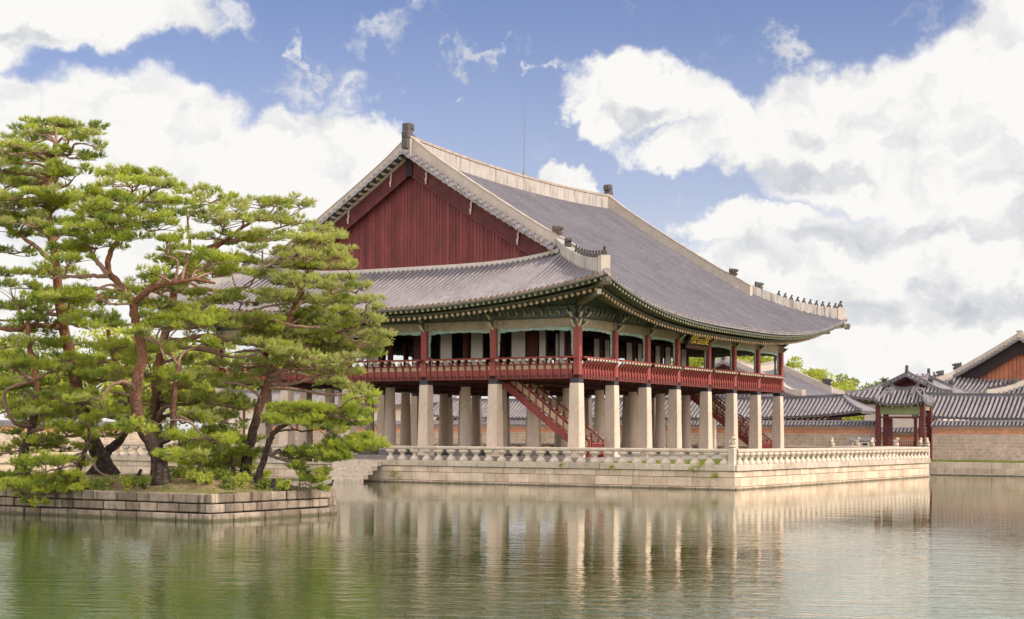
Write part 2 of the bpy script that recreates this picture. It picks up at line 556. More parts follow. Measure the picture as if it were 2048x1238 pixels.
M_['plaque_frame'] = mat('plaque_frame', (0.10, 0.05, 0.045), 0.6, 0.3, 4.0)
M_['steel'] = mat('grey_steel', (0.16, 0.17, 0.16), 0.5, 0.1, 2.0)
M_['black'] = mat('black_metal', (0.012, 0.012, 0.013), 0.5, 0.1, 3.0)
M_['brick'] = mat('brick_orange', (0.60, 0.275, 0.150), 0.9, 0.12, 1.5, island=0.18)
M_['mortar'] = mat('pale_mortar', (0.66, 0.57, 0.46), 0.9, 0.08, 2.0)
M_['wallstone'] = mat('wall_stone', (0.43, 0.345, 0.25), 0.9, 0.12, 0.8, island=0.14, bump=0.3)
M_['halltile'] = mat('hall_tile', (0.20, 0.175, 0.17), 0.8, 0.15, 1.6, island=0.08)
M_['tile_gap'] = mat('roof_channel_shaded', (0.034, 0.029, 0.029), 0.85, 0.18, 1.8)  # channels darkened: shade between the tile rolls put into the colour
M_['orange'] = mat('orange_gable', (0.36, 0.125, 0.062), 0.75, 0.14, 1.6, island=0.1)
M_['gate_red'] = mat('gate_red', (0.105, 0.028, 0.024), 0.65, 0.2, 2.0, island=0.1)
M_['green_board'] = mat('green_board', (0.20, 0.22, 0.10), 0.7, 0.15, 2.0)
M_['bird'] = mat('brown_feathers', (0.075, 0.050, 0.035), 0.8, 0.4, 30)
M_['beak'] = mat('beak_ochre', (0.25, 0.16, 0.05), 0.6, 0.1, 10)
M_['white_wash'] = mat('white_wash', (0.70, 0.65, 0.57), 0.85, 0.08, 1.5)


def tile_mat(name, a, b, course=2.8, spots=None, along=(1.6, .14, .14)):
    """fired clay roof tile: each tile its own tone, course joints, weathering"""
    m = bpy.data.materials.new(name)
    m.use_nodes = True
    T = NT(m.node_tree)
    bs = T.n['Principled BSDF']
    bs.inputs['Roughness'].default_value = 0.72
    bs.inputs['Specular IOR Level'].default_value = 0.35
    tc = T.add('ShaderNodeTexCoord').outputs['Object']
    cell = T.add('ShaderNodeTexWhiteNoise', noise_dimensions='3D', inp={'Vector': T.vmath('FLOOR', T.vmath('MULTIPLY', tc, (course, course, course)))})
    big = T.noise(tc, 0.35, 5, 0.6)
    mid = T.noise(tc, 3.0, 5, 0.65)
    f = T.math('ADD', T.math('MULTIPLY', cell.outputs[0], 0.20), T.math('ADD', T.math('MULTIPLY', big, 0.55), T.math('MULTIPLY', mid, 0.34)))
    col = T.mix(T.ramp(f, [(0.30, 0.0), (0.80, 1.0)]), (*a, 1), (*b, 1))
    st = T.ramp(T.noise(T.scaled(tc, along), 1.0, 5, 0.65), [(0.38, 0.0), (0.66, 1.0)])
    col = T.mix(T.math('MULTIPLY', st, 0.38), col, (a[0] * .72, a[1] * .72, a[2] * .74, 1))
    if spots:
        s = T.ramp(T.noise(tc, 1.1, 6, 0.72), [(0.60, 0.0), (0.70, 1.0)])
        col = T.mix(T.math('MULTIPLY', s, 0.45), col, (*spots, 1))
    T.l.new(col, bs.inputs['Base Color'])
    bn = T.add('ShaderNodeBump', inp={'Strength': 0.4, 'Distance': 0.02, 'Height': T.noise(tc, 9, 5, 0.6)})
    T.l.new(bn.outputs[0], bs.inputs['Normal'])
    return m


M_['tile'] = tile_mat('roof_tile', (0.112, 0.103, 0.108), (0.205, 0.190, 0.196))
M_['tile_w'] = tile_mat('roof_tile_weathered', (0.165, 0.147, 0.144), (0.31, 0.28, 0.272), spots=(0.36, 0.30, 0.21), along=(.14, 1.6, .14))
M_['tile_grey'] = tile_mat('wall_tile_grey', (0.115, 0.105, 0.106), (0.245, 0.224, 0.222))


def paint_pattern(name, base, accents, scale):
    """painted beam-work: small coloured motifs on a dark ground"""
    m = bpy.data.materials.new(name)
    m.use_nodes = True
    T = NT(m.node_tree)
    b = T.n['Principled BSDF']
    b.inputs['Roughness'].default_value = 0.7
    tc = T.add('ShaderNodeTexCoord').outputs['Object']
    col = T.mix(T.ramp(T.noise(tc, 2.0, 4), [(0.35, 0.0), (0.65, 1.0)]), (*[c * 0.75 for c in base], 1), (*[c * 1.3 for c in base], 1))
    for k, (ac, sc, th) in enumerate(accents):
        v = T.add('ShaderNodeTexVoronoi', feature='SMOOTH_F1', inp={'Vector': T.vmath('ADD', tc, (k * 3.7, k * 1.3, k * 5.1)), 'Scale': sc * scale})
        s = T.ramp(v.outputs['Distance'], [(th, 1.0), (th + 0.06, 0.0)])
        col = T.mix(T.math('MULTIPLY', s, 0.8), col, (*ac, 1))
    T.l.new(col, b.inputs['Base Color'])
    return m


M_['paint'] = paint_pattern('painted_beamwork', (0.098, 0.102, 0.080), [((0.14, 0.20, 0.14), 2.2, 0.22), ((0.34, 0.22, 0.12), 3.1, 0.16), ((0.07, 0.10, 0.16), 2.6, 0.14)], 1.4)
M_['paint_lintel'] = paint_pattern('painted_lintel_end', (0.30, 0.235, 0.155), [((0.44, 0.17, 0.11), 2.4, 0.20), ((0.42, 0.38, 0.27), 3.4, 0.15), ((0.08, 0.12, 0.09), 2.9, 0.18)], 2.2)


def water_mat():
    m = bpy.data.materials.new('pond_water')
    m.use_nodes = True
    T = NT(m.node_tree)
    b = T.n['Principled BSDF']
    b.inputs['Roughness'].default_value = 0.02
    b.inputs['IOR'].default_value = 1.33
    b.inputs['Specular IOR Level'].default_value = 0.85
    b.inputs['Coat Weight'].default_value = 0.60
    b.inputs['Coat IOR'].default_value = 1.4
    b.inputs['Coat Roughness'].default_value = 0.015
    tc = T.add('ShaderNodeTexCoord').outputs['Object']
    col = T.mix(T.ramp(T.noise(tc, 0.09, 4), [(0.35, 0.0), (0.65, 1.0)]), (0.028, 0.078, 0.003, 1), (0.042, 0.092, 0.006, 1))
    T.l.new(col, b.inputs['Base Color'])
    # wind ripples: crests run roughly across the view
    rot = T.add('ShaderNodeMapping', inp={'Vector': tc})
    rot.inputs['Rotation'].default_value = (0, 0, math.radians(-25))
    r = rot.outputs[0]
    a = T.noise(T.scaled(r, (1.0, 0.45, 1)), 0.9, 3, 0.5, 0.3)
    c = T.noise(T.scaled(r, (1.0, 0.42, 1)), 2.3, 4, 0.5, 0.5)
    d = T.noise(T.scaled(r, (1.0, 0.5, 1)), 7.0, 3, 0.5)
    patch = T.ramp(T.noise(tc, 0.06, 3, 0.5), [(0.36, 0.22), (0.64, 1.15)])
    # the breeze roughens the open water on the south-west side, the lee of the terrace lies calmer
    dist = T.vmath('DOT_PRODUCT', T.vmath('SUBTRACT', tc, tuple(EYE)), tuple(FW), out=1)
    wind = T.add('ShaderNodeMapRange', interpolation_type='SMOOTHSTEP', inp={0: dist, 1: 26.0, 2: 62.0, 3: 3.0, 4: 0.40}).outputs[0]
    patch = T.math('MULTIPLY', patch, wind)
    h = T.math('ADD', T.math('MULTIPLY', a, 0.008), T.math('MULTIPLY', T.math('ADD', T.math('MULTIPLY', c, 0.0125), T.math('MULTIPLY', d, 0.0040)), patch))
    bn = T.add('ShaderNodeBump', inp={'Strength': WAVE, 'Distance': 1.0, 'Height': h})
    T.l.new(bn.outputs[0], b.inputs['Normal'])
    T.l.new(bn.outputs[0], b.inputs['Coat Normal'])
    return m


WAVE = 1.0
M_['water'] = water_mat()


def bark_mat(name, lo, hi, z0, z1):
    """pine bark: grey-brown plates low down, orange skin higher up"""
    m = bpy.data.materials.new(name)
    m.use_nodes = True
    T = NT(m.node_tree)
    b = T.n['Principled BSDF']
    b.inputs['Roughness'].default_value = 0.9
    b.inputs['Specular IOR Level'].default_value = 0.2
    tc = T.add('ShaderNodeTexCoord').outputs['Object']
    z = T.add('ShaderNodeSeparateXYZ', inp={0: tc}).outputs[2]
    k = T.math('DIVIDE', T.math('SUBTRACT', z, z0), z1 - z0, clamp=True)
    k = T.math('ADD', k, T.math('MULTIPLY', T.math('SUBTRACT', T.noise(tc, 1.2, 4), 0.5), 0.9), clamp=True)
    v = T.add('ShaderNodeTexVoronoi', feature='DISTANCE_TO_EDGE', inp={'Vector': T.scaled(tc, (1, 1, 0.4)), 'Scale': 17.0})
    crack = T.ramp(v.outputs['Distance'], [(0.0, 0.0), (0.2, 1.0)])
    col = T.mix(k, (*lo, 1), (*hi, 1))
    col = T.mix(T.math('MULTIPLY', T.math('SUBTRACT', 1.0, crack), T.math('MULTIPLY_ADD', k, -0.45, 0.6)), col, (lo[0] * 0.35, lo[1] * 0.35, lo[2] * 0.35, 1))
    col = T.mix(T.ramp(T.noise(tc, 6, 4), [(0.5, 0.0), (0.8, 0.45)]), col, (0.34, 0.25, 0.19, 1))
    T.l.new(col, b.inputs['Base Color'])
    bn = T.add('ShaderNodeBump', inp={'Strength': 0.8, 'Distance': 0.04, 'Height': crack})
    T.l.new(bn.outputs[0], b.inputs['Normal'])
    return m


M_['bark'] = bark_mat('pine_bark', (0.060, 0.043, 0.034), (0.27, 0.115, 0.058), 2.4, 6.2)
M_['limb'] = bark_mat('pine_limb', (0.20, 0.13, 0.095), (0.36, 0.215, 0.145), 2.0, 6.0)
M_['bark_grey'] = bark_mat('grey_bark', (0.12, 0.095, 0.075), (0.22, 0.17, 0.13), 2.0, 8.0)


def leaf_mat(name, a, b, c, trans=0.35):
    """foliage: tone varies by tuft and by region of the crown; some light passes through"""
    m = bpy.data.materials.new(name)
    m.use_nodes = True
    T = NT(m.node_tree)
    bs = T.n['Principled BSDF']
    bs.inputs['Roughness'].default_value = 0.55
    bs.inputs['Specular IOR Level'].default_value = 0.3
    tc = T.add('ShaderNodeTexCoord').outputs['Object']
    n = T.noise(tc, 0.55, 3, 0.5)
    n2 = T.noise(tc, 5.0, 3, 0.6)
    f = T.math('ADD', T.math('MULTIPLY', n, 0.6), T.math('MULTIPLY', n2, 0.4))
    col = T.mix(T.ramp(f, [(0.36, 0.0), (0.64, 1.0)]), (*a, 1), (*b, 1))
    col = T.mix(T.ramp(T.noise(tc, 1.9, 3), [(0.60, 0.0), (0.72, 0.7)]), col, (*c, 1))
    T.l.new(col, bs.inputs['Base Color'])
    tr = T.add('ShaderNodeBsdfTranslucent', inp={'Color': T.mix(0.5, col, (*[min(1, x * 1.6) for x in b], 1))})
    mx = T.add('ShaderNodeMixShader', inp={0: trans, 1: bs.outputs[0], 2: tr.outputs[0]})
    T.l.new(mx.outputs[0], T.n['Material Output'].inputs['Surface'])
    return m


M_['needle'] = leaf_mat('pine_needles', (0.225, 0.275, 0.034), (0.450, 0.490, 0.060), (0.47, 0.43, 0.09))
M_['needle_dark'] = leaf_mat('pine_needles_dark', (0.12, 0.17, 0.028), (0.25, 0.31, 0.045), (0.32, 0.32, 0.07))
M_['needle_pale'] = leaf_mat('pine_needles_pale', (0.290, 0.315, 0.085), (0.460, 0.475, 0.130), (0.50, 0.38, 0.15))
M_['leaf'] = leaf_mat('leaves_yellow_green', (0.22, 0.27, 0.035), (0.46, 0.48, 0.07), (0.50, 0.42, 0.09))
M_['leaf_dark'] = leaf_mat('leaves_green', (0.11, 0.15, 0.025), (0.24, 0.29, 0.05), (0.28, 0.28, 0.06))
M_['grass'] = leaf_mat('lawn_grass', (0.13, 0.16, 0.025), (0.22, 0.25, 0.04), (0.24, 0.22, 0.06), 0.2)
M_['earth'] = mat('island_earth', (0.25, 0.165, 0.095), 0.95, 0.25, 1.2, bump=0.6, bscale=5, spots=(0.8, 0.50, (0.13, 0.14, 0.035)))
M_['turf'] = mat('turf', (0.17, 0.19, 0.045), 0.95, 0.25, 1.0, bump=0.5, bscale=9, spots=(1.3, 0.60, (0.26, 0.22, 0.10)))
M_['land'] = mat('sandy_ground', (0.40, 0.32, 0.23), 0.95, 0.12, 0.3, bump=0.3)
rnd = random.Random(7)
# ------------------------------------------------------------------ setting: pond, ground, terrace
PX0, PX1, PY0, PY1 = -84.2, 42.0, -60.0, 74.0          # pond basin
mb = MB()
mb.add([(PX0 - 3, PY0 - 3, 0), (PX1 + .6, PY0 - 3, 0), (PX1 + .6, PY1 + .6, 0), (PX0 - 3, PY1 + .6, 0)], [(0, 1, 2, 3)])
structure('pond_water', mb, M_['water'])
mb = MB()
B = 6000
xs, ys = [-B, PX0, PX1 + .5, B], [-B, PY0, PY1 + .5, B]
for i in range(3):
    for j in range(3):
        if i == 1 and j == 1:
            continue
        z = 1.05
        mb.add([(xs[i], ys[j], z), (xs[i + 1], ys[j], z), (xs[i + 1], ys[j + 1], z), (xs[i], ys[j + 1], z)], [(0, 1, 2, 3)])
structure('ground', mb, M_['land'])
mb = MB()
mb.add([(PX0 - 3, PY0 - 3, -1.6), (PX1 + 1, PY0 - 3, -1.6), (PX1 + 1, PY1 + 1, -1.6), (PX0 - 3, PY1 + 1, -1.6)], [(0, 1, 2, 3)])
structure('pond_bed', mb, M_['earth'])


def block_wall(mb, a, b, rows, out, lens=(0.8, 1.6), thick=0.35, gap=0.012, jit=0.012, mi=0, rnd=rnd):
    """courses of separate blocks from a to b (xy), rows = [(z0, z1, extra outward)]"""
    a, b, out = np.array(a, float), np.array(b, float), np.array(out, float)
    d = b - a
    L = np.linalg.norm(d)
    d /= L
    for z0, z1, ex in rows:
        x = 0.0
        while x < L - 1e-3:
            w = rnd.uniform(*lens)
            if L - x - w < lens[0] * 0.5:
                w = L - x
            w = min(w, L - x)
            e = ex + rnd.uniform(-jit, jit)
            g = gap * rnd.uniform(0.6, 1.6)
            c2 = a + d * (x + w / 2) + out * (e - thick / 2)
            R = np.array([[d[0], -d[1], 0], [d[1], d[0], 0], [0, 0, 1]])
            mb.box((c2[0], c2[1], (z0 + z1) / 2), (w - g, thick, z1 - z0 - g), mi, R)
            x += w


TX0, TX1, TY0, TY1 = -3.06, 36.1, -11.77, 40.3
TZ = 1.42
terr = thing('stone_terrace', 'pale granite block terrace rising from the pond under the red pavilion', 'terrace', ((TX0 + TX1) / 2, (TY0 + TY1) / 2, 0))
rows = [(-0.45, 0.15, 0.10), (0.16, 0.68, 0.0), (0.69, 1.05, 0.0)]
SY0, SY1 = 12.44, 16.06                                   # gap for the landing steps
for nm, a, b, out in (('west_wall', (TX0, TY0), (TX0, TY1), (-1, 0)), ('south_wall', (TX0, TY0), (TX1, TY0), (0, -1)), ('east_wall', (TX1, TY0), (TX1, TY1), (1, 0))):
    mb = MB()
    block_wall(mb, a, b, rows, out, (0.65, 1.55))
    mb.build('block_wall', M_['granite'], terr, bevel=0.018)
    mb = MB()
    o = np.array(out) * 0.12
    block_wall(mb, np.array(a), np.array(b), [(1.06, TZ, 0.13)], out, (1.7, 2.3), 0.55)
    mb.build('edge_course', M_['granite_rail'], terr, bevel=0.02)
mb = MB()
mb.span((TX0 + .3, TY0 + .3, -1.5), (TX1 - .3, TY1, TZ - 0.03))
mb.build('core', M_['paving'], terr)
mb = MB()
mb.span((-1.3, -1.6, TZ - .1), (35.9, 30.2, 1.66))
block_wall(mb, (-1.3, -1.6), (-1.3, 30.2), [(TZ - .1, 1.70, 0.05)], (-1, 0), (1.6, 2.2))
block_wall(mb, (-1.3, -1.6), (35.9, -1.6), [(TZ - .1, 1.70, 0.05)], (0, -1), (1.6, 2.2))
mb.build('pavilion_base', M_['plinth'], terr, bevel=0.01)
# lawn in front of the pavilion
mb = MB()
nb = 26000
r = np.random.default_rng(3)
bx = r.uniform(-2.2, 35.6, nb)
by = r.uniform(-11.0, -1.9, nb)
h = r.uniform(0.03, 0.085, nb)
an = r.uniform(0, 6.28, nb)
w = 0.02
p = np.stack([bx, by, np.full(nb, TZ - .02)], 1)
dx = np.stack([np.cos(an), np.sin(an), np.zeros(nb)], 1) * w
tip = p + np.stack([r.normal(0, .02, nb), r.normal(0, .02, nb), h + .02], 1)
V = np.stack([p - dx, p + dx, tip], 1).reshape(-1, 3)
mb.arr(V, np.arange(nb * 3).reshape(-1, 3))
mb.add([(-2.4, -11.2, TZ - .015), (35.7, -11.2, TZ - .015), (35.7, -1.8, TZ - .015), (-2.4, -1.8, TZ - .015)], [(0, 1, 2, 3)])
g = mb.build('terrace_lawn', M_['grass'])
tag(g, 'strip of bright green lawn between the stone balustrade and the pavilion', 'lawn', kind='stuff')

# landing steps on the west side
st = thing('landing_steps', 'pale stone steps going down from the terrace into the pond', 'steps', (TX0 - 1, 14.25, 0))
n = 5
for k in range(n):
    zt = 1.32 - 0.27 * k
    x1 = TX0 - 0.05 - 0.5 * k
    mb = MB()
    block_wall(mb, (x1 - .5, SY0 + .02), (x1 - .5, SY1 - .02), [(-0.5 if k == n - 1 else zt - 0.34, zt, 0)], (-1, 0), (1.1, 1.9), 0.55, jit=.006)
    mb.build('step', M_['granite_rail'], st, bevel=0.015)
# ------------------------------------------------------------------ stone balustrades
BAL = [(0.30, 0.0), (0.32, 0.06), (0.29, 0.15), (0.21, 0.23), (0.135, 0.30), (0.125, 0.36), (0.15, 0.42), (0.24, 0.49), (0.33, 0.55), (0.34, 0.62), (0.31, 0.68)]
mb = MB()
mb.lathe((0, 0, TZ), BAL, 14, sx=1.0, sy=0.62)
for k in range(3):
    pass
proto_bal = mb.build('baluster', M_['granite_rail'], smooth=True, auto=50)


def lion_mesh(mb, c, s=1.0, face=(0, -1)):
    """seated guardian beast: haunches, chest, forelegs, mane, muzzle"""
    c = np.asarray(c, float)
    fx, fy = face
    f = np.array([fx, fy, 0.0])
    sd = np.array([-fy, fx, 0.0])
    u = np.array([0, 0, 1.0])

    def P(a, b, z):
        return c + (f * a + sd * b + u * z) * s
    mb.tube([P(-.16, 0, .02), P(-.13, 0, .12), P(-.05, 0, .24), P(.03, 0, .36), P(.06, 0, .44)], np.array([.15, .175, .15, .12, .09]) * s, 10)
    mb.tube([P(.02, 0, .36), P(.07, 0, .44), P(.14, 0, .46), P(.24, 0, .42), P(.27, 0, .40)], np.array([.10, .145, .135, .085, .06]) * s, 10)
    for q in (-1, 1):
        mb.tube([P(.04, .09 * q, .30), P(.12, .10 * q, .15), P(.14, .10 * q, .04), P(.20, .10 * q, .02)], np.array([.06, .05, .045, .05]) * s, 7)
        mb.tube([P(-.12, .13 * q, .16), P(-.02, .15 * q, .12), P(-.05, .14 * q, .03), P(.05, .14 * q, .02)], np.array([.085, .08, .06, .05]) * s, 7)
        mb.tube([P(.05, .09 * q, .52), P(.03, .10 * q, .57), P(.0, .10 * q, .56)], np.array([.04, .03, .01]) * s, 6)
    mb.tube([P(-.26, 0, .05), P(-.30, 0, .16), P(-.24, 0, .27), P(-.18, 0, .30)], np.array([.035, .05, .045, .02]) * s, 7)


def balustrade(name, label, a, b, nb, lions=(), outdir=(0, -1), group=None, zscale=1.0):
    """posts, lotus balusters and an octagonal coping rail from a to b"""
    a, b = np.array(a, float), np.array(b, float)
    d = b - a
    L = np.linalg.norm(d)
    d /= L
    t = thing(name, label, 'balustrade', (*((a + b) / 2), TZ), group)
    nseg = max(1, round(L / 2.3))
    oct_ = [(-.13, -.05), (-.13, .05), (-.07, .11), (.07, .11), (.13, .05), (.13, -.05), (.07, -.11), (-.07, -.11)]
    nrm = np.array([-d[1], d[0], 0])
    for k in range(nseg):
        p, q = a + d * (L * k / nseg + .004), a + d * (L * (k + 1) / nseg - .004)
        mb = MB()
        m = (p + q) / 2
        mb.prism(oct_, (m[0], m[1], TZ + .79), nrm, (0, 0, 1), (d[0], d[1], 0), np.linalg.norm(q - p))
        mb.build('coping_rail', M_['granite_rail'], t)
    for k in range(nb):
        p = a + d * (L * (k + .5) / nb)
        o = proto_bal.copy()
        COL.objects.link(o)
        attach(o, t)
        o.location = (p[0], p[1], 0)
        o.rotation_euler = (0, 0, math.atan2(d[1], d[0]))
        o.scale = (1, 1, 1)
    for (dist, hgt, face) in lions:
        p = a + d * dist
        mb = MB()
        mb.box((p[0], p[1], TZ + .45), (.36, .36, .90), 0)
        mb.box((p[0], p[1], TZ + .93), (.30, .30, .07), 0)
        mb.lathe((p[0], p[1], TZ), [(.15, .965), (.22, 1.0), (.24, 1.05), (.22, 1.10), (.19, 1.13)], 10)
        po = mb.build('lion_post', M_['granite_rail'], t, bevel=0.012)
        mb = MB()
        lion_mesh(mb, (p[0], p[1], TZ + 1.12), 0.85, face)
        mb.build('carved_lion', M_['granite_rail'], po, smooth=True)
    return t


IN = 0.22
balustrade('stone_balustrade', 'granite balustrade of lotus balusters between the landing steps and the lion corner post', (TX0 + IN - .1, SY0 - .1), (TX0 + IN - .1, TY0 + IN), 26,
           [(SY0 - TY0 - .1 - IN, 1, (-.3, -1))])
balustrade('stone_balustrade', 'granite balustrade beyond the landing steps behind the island pines', (TX0 + IN - .1, TY1 - .5), (TX0 + IN - .1, SY1 + .1), 26)
balustrade('stone_balustrade', 'long granite balustrade of close set balusters running right from the lion corner post', (TX0 + .45, TY0 + IN - .1), (TX1 - .1, TY0 + IN - .1), 41,
           [(TX1 - TX0 - .62, 1, (1, .4))])
balustrade('stone_balustrade', 'far granite balustrade before the gate with lion posts at the bridge mouth', (TX1 - IN, TY0 + .6), (TX1 - IN, TY1 - 1), 44,
           [(0.0, 1, (1, 0)), (-7.3 - TY0 - .6, 1, (1, 0)), (-4.0 - TY0 - .6, 1, (1, 0)), (7.4 - TY0 - .6, 1, (1, 0)), (10.8 - TY0 - .6, 1, (1, 0)), (24.0 - TY0 - .6, 1, (1, 0)), (27.0 - TY0 - .6, 1, (1, 0))])
# bridge to the gate
br = thing('stone_bridge', 'small stone bridge joining the terrace to the gate bank', 'bridge', (39, -5.65, 0))
mb = MB()
for k in range(6):
    mb.span((TX1 + .15 + k * 0.96, -7.45, 1.08), (TX1 + .15 + k * 0.96 + .95, -3.85, 1.40))
mb.build('deck', M_['granite_rail'], br, bevel=.015)
for x in (38.0, 40.2):
    mb = MB()
    mb.box((x, -5.65, .25), (.6, 3.2, 1.7))
    mb.build('pier', M_['granite'], br, bevel=.02)
for y, lb in ((-7.3, 'near bridge rail with a lion post at each end, right of the terrace corner'), (-4.0, 'far bridge rail in front of the courtyard gate')):
    balustrade('stone_balustrade', lb, (TX1 + .1, y), (42.2, y), 6, [(6.1, 1, (.2, -1))])

bpy.data.objects.remove(proto_bal)

# banks of the pond
def bank(a, b, out, label, nm='pond_bank', top=1.08):
    mb = MB()
    block_wall(mb, a, b, [(-.5, .10, .06), (.11, .58, 0), (.59, top, 0)], out, (0.7, 1.5), .5)
    o = mb.build(nm, M_['granite_dark'] if 'west' in label else M_['granite'], bevel=.015)
    tag(o, label, 'stone bank')


bank((PX1, TY0 - 40), (PX1, 45), (-1, 0), 'low stone bank with a grassy edge below the courtyard wall')
bank((PX0, PY1), (PX1, PY1), (0, -1), 'far stone bank across the water behind the pines')


def grass_strip(x0, y0, x1, y1, z, n, seed, label, h=(.05, .16)):
    r = np.random.default_rng(seed)
    mb = MB()
    p = np.stack([r.uniform(x0, x1, n), r.uniform(y0, y1, n), np.full(n, z - .02)], 1)
    an = r.uniform(0, 6.28, n)
    dx = np.stack([np.cos(an), np.sin(an), 0 * an], 1) * .022
    tip = p + np.stack([r.normal(0, .04, n), r.normal(0, .04, n), r.uniform(*h, n) + .02], 1)
    mb.arr(np.stack([p - dx, p + dx, tip], 1).reshape(-1, 3), np.arange(n * 3).reshape(-1, 3))
    mb.add([(x0, y0, z), (x1, y0, z), (x1, y1, z), (x0, y1, z)], [(0, 1, 2, 3)])
    o = mb.build('grass_verge', M_['grass'])
    tag(o, label, 'grass', kind='stuff')


grass_strip(42.15, -34, 45.6, -8.4, 1.10, 16000, 5, 'grass verge on top of the bank at the right')
grass_strip(PX0 + 40, PY1 + .6, PX1 - 2, PY1 + 5, 1.10, 9000, 6, 'grass verge along the far bank behind the pines')
# ------------------------------------------------------------------ roofs: generic hip-and-gable tile roof
def tile_slope(mb, cols, side, r, mt=0, ms=1, me=2, seg=5, lift=0.0, end=True, endr=1.18, skip_sheet=False):
    """cols: (nc, nt, 3) polylines ridge -> eave; channel sheet plus a half-round roll on every column"""
    cols = np.asarray(cols, float)
    nc, nt, _ = cols.shape
    side = np.asarray(side, float)
    tan = np.gradient(cols, axis=1)
    tan /= np.linalg.norm(tan, axis=2)[..., None] + 1e-9
    nrm = np.cross(np.broadcast_to(side, tan.shape), tan)
    nrm /= np.linalg.norm(nrm, axis=2)[..., None] + 1e-9
    nrm *= np.sign(nrm[..., 2:3] + 1e-9)
    if not skip_sheet:
        idx = np.arange(nc * nt).reshape(nc, nt)
        q = np.stack([idx[:-1, :-1], idx[1:, :-1], idx[1:, 1:], idx[:-1, 1:]], -1).reshape(-1, 4)
        mb.arr(cols.reshape(-1, 3), q, ms)
    a = np.linspace(0.0, math.pi, seg + 1)
    ring = np.cos(a)[:, None] * side * r
    P = cols[:, :, None, :] + ring[None, None] + (np.sin(a) * r * 1.45)[None, None, :, None] * nrm[:, :, None, :] + lift * nrm[:, :, None, :]
    k = seg + 1
    idx = np.arange(nc * nt * k).reshape(nc, nt, k)
    q = np.stack([idx[:, :-1, :-1], idx[:, 1:, :-1], idx[:, 1:, 1:], idx[:, :-1, 1:]], -1).reshape(-1, 4)
    mb.arr(P.reshape(-1, 3), q, mt)
    if end:
        aa = np.linspace(0, 2 * math.pi, 10, endpoint=False)
        for c in range(nc):
            e, t, n = cols[c, -1], tan[c, -1], nrm[c, -1]
            o = e + n * r * .30
            ring = np.cos(aa)[:, None] * side * r * endr + np.sin(aa)[:, None] * n * r * endr
            mb.add(np.concatenate([o + t * .03 + ring, o - t * .05 + ring]), [tuple(range(10))] + [(i, (i + 1) % 10, 10 + (i + 1) % 10, 10 + i) for i in range(10)], me)
        # drip tiles between the rolls
        for c in range(nc - 1):
            e0, e1 = cols[c, -1], cols[c + 1, -1]
            n = nrm[c, -1]
            t = tan[c, -1]
            w = np.linspace(0, 1, 5)
            top = e0 + (e1 - e0) * w[:, None] + t * .015 + np.array([0, 0, .02])
            bot = top - np.array([0, 0, 1.0]) * (0.05 + 0.09 * np.sin(w * math.pi))[:, None]
            mb.add(np.concatenate([top, bot]), [(i, i + 1, 6 + i, 5 + i) for i in range(4)], me)


def ridge_wall(mb, base, h, th, mi=0, mcap=None, caph=0.12, sink=0.15, capw=0.10):
    """plastered ridge: wall standing on the roof line `base` (points), height h (scalar/array), with a tile capping"""
    base = np.asarray(base, float)
    k = len(base)
    h = np.broadcast_to(np.asarray(h, float), (k,))
    d = np.gradient(base, axis=0)
    d[:, 2] = 0
    d /= np.linalg.norm(d, axis=1)[:, None]
    s = np.stack([-d[:, 1], d[:, 0], 0 * d[:, 0]], 1)
    up = np.array([0, 0, 1.0])

    def sweep(z0, z1, w, m_):
        lo, hi = base + up * np.reshape(z0, (-1, 1)), base + up * np.reshape(z1, (-1, 1))
        vs = np.concatenate([lo - s * w / 2, lo + s * w / 2, hi + s * w / 2, hi - s * w / 2])
        fs = []
        for i in range(k - 1):
            for a in range(4):
                b = (a + 1) % 4
                fs.append((a * k + i, a * k + i + 1, b * k + i + 1, b * k + i))
        fs += [(0, k, 2 * k, 3 * k), (k - 1, 4 * k - 1, 3 * k - 1, 2 * k - 1)]
        mb.add(vs, fs, m_)
    z0 = np.full(k, -sink)
    if mcap is None:
        sweep(z0, h, th, mi)
    else:
        sweep(z0, h - caph, th, mi)
        sweep(h - caph - .005, h, th + capw, mcap)


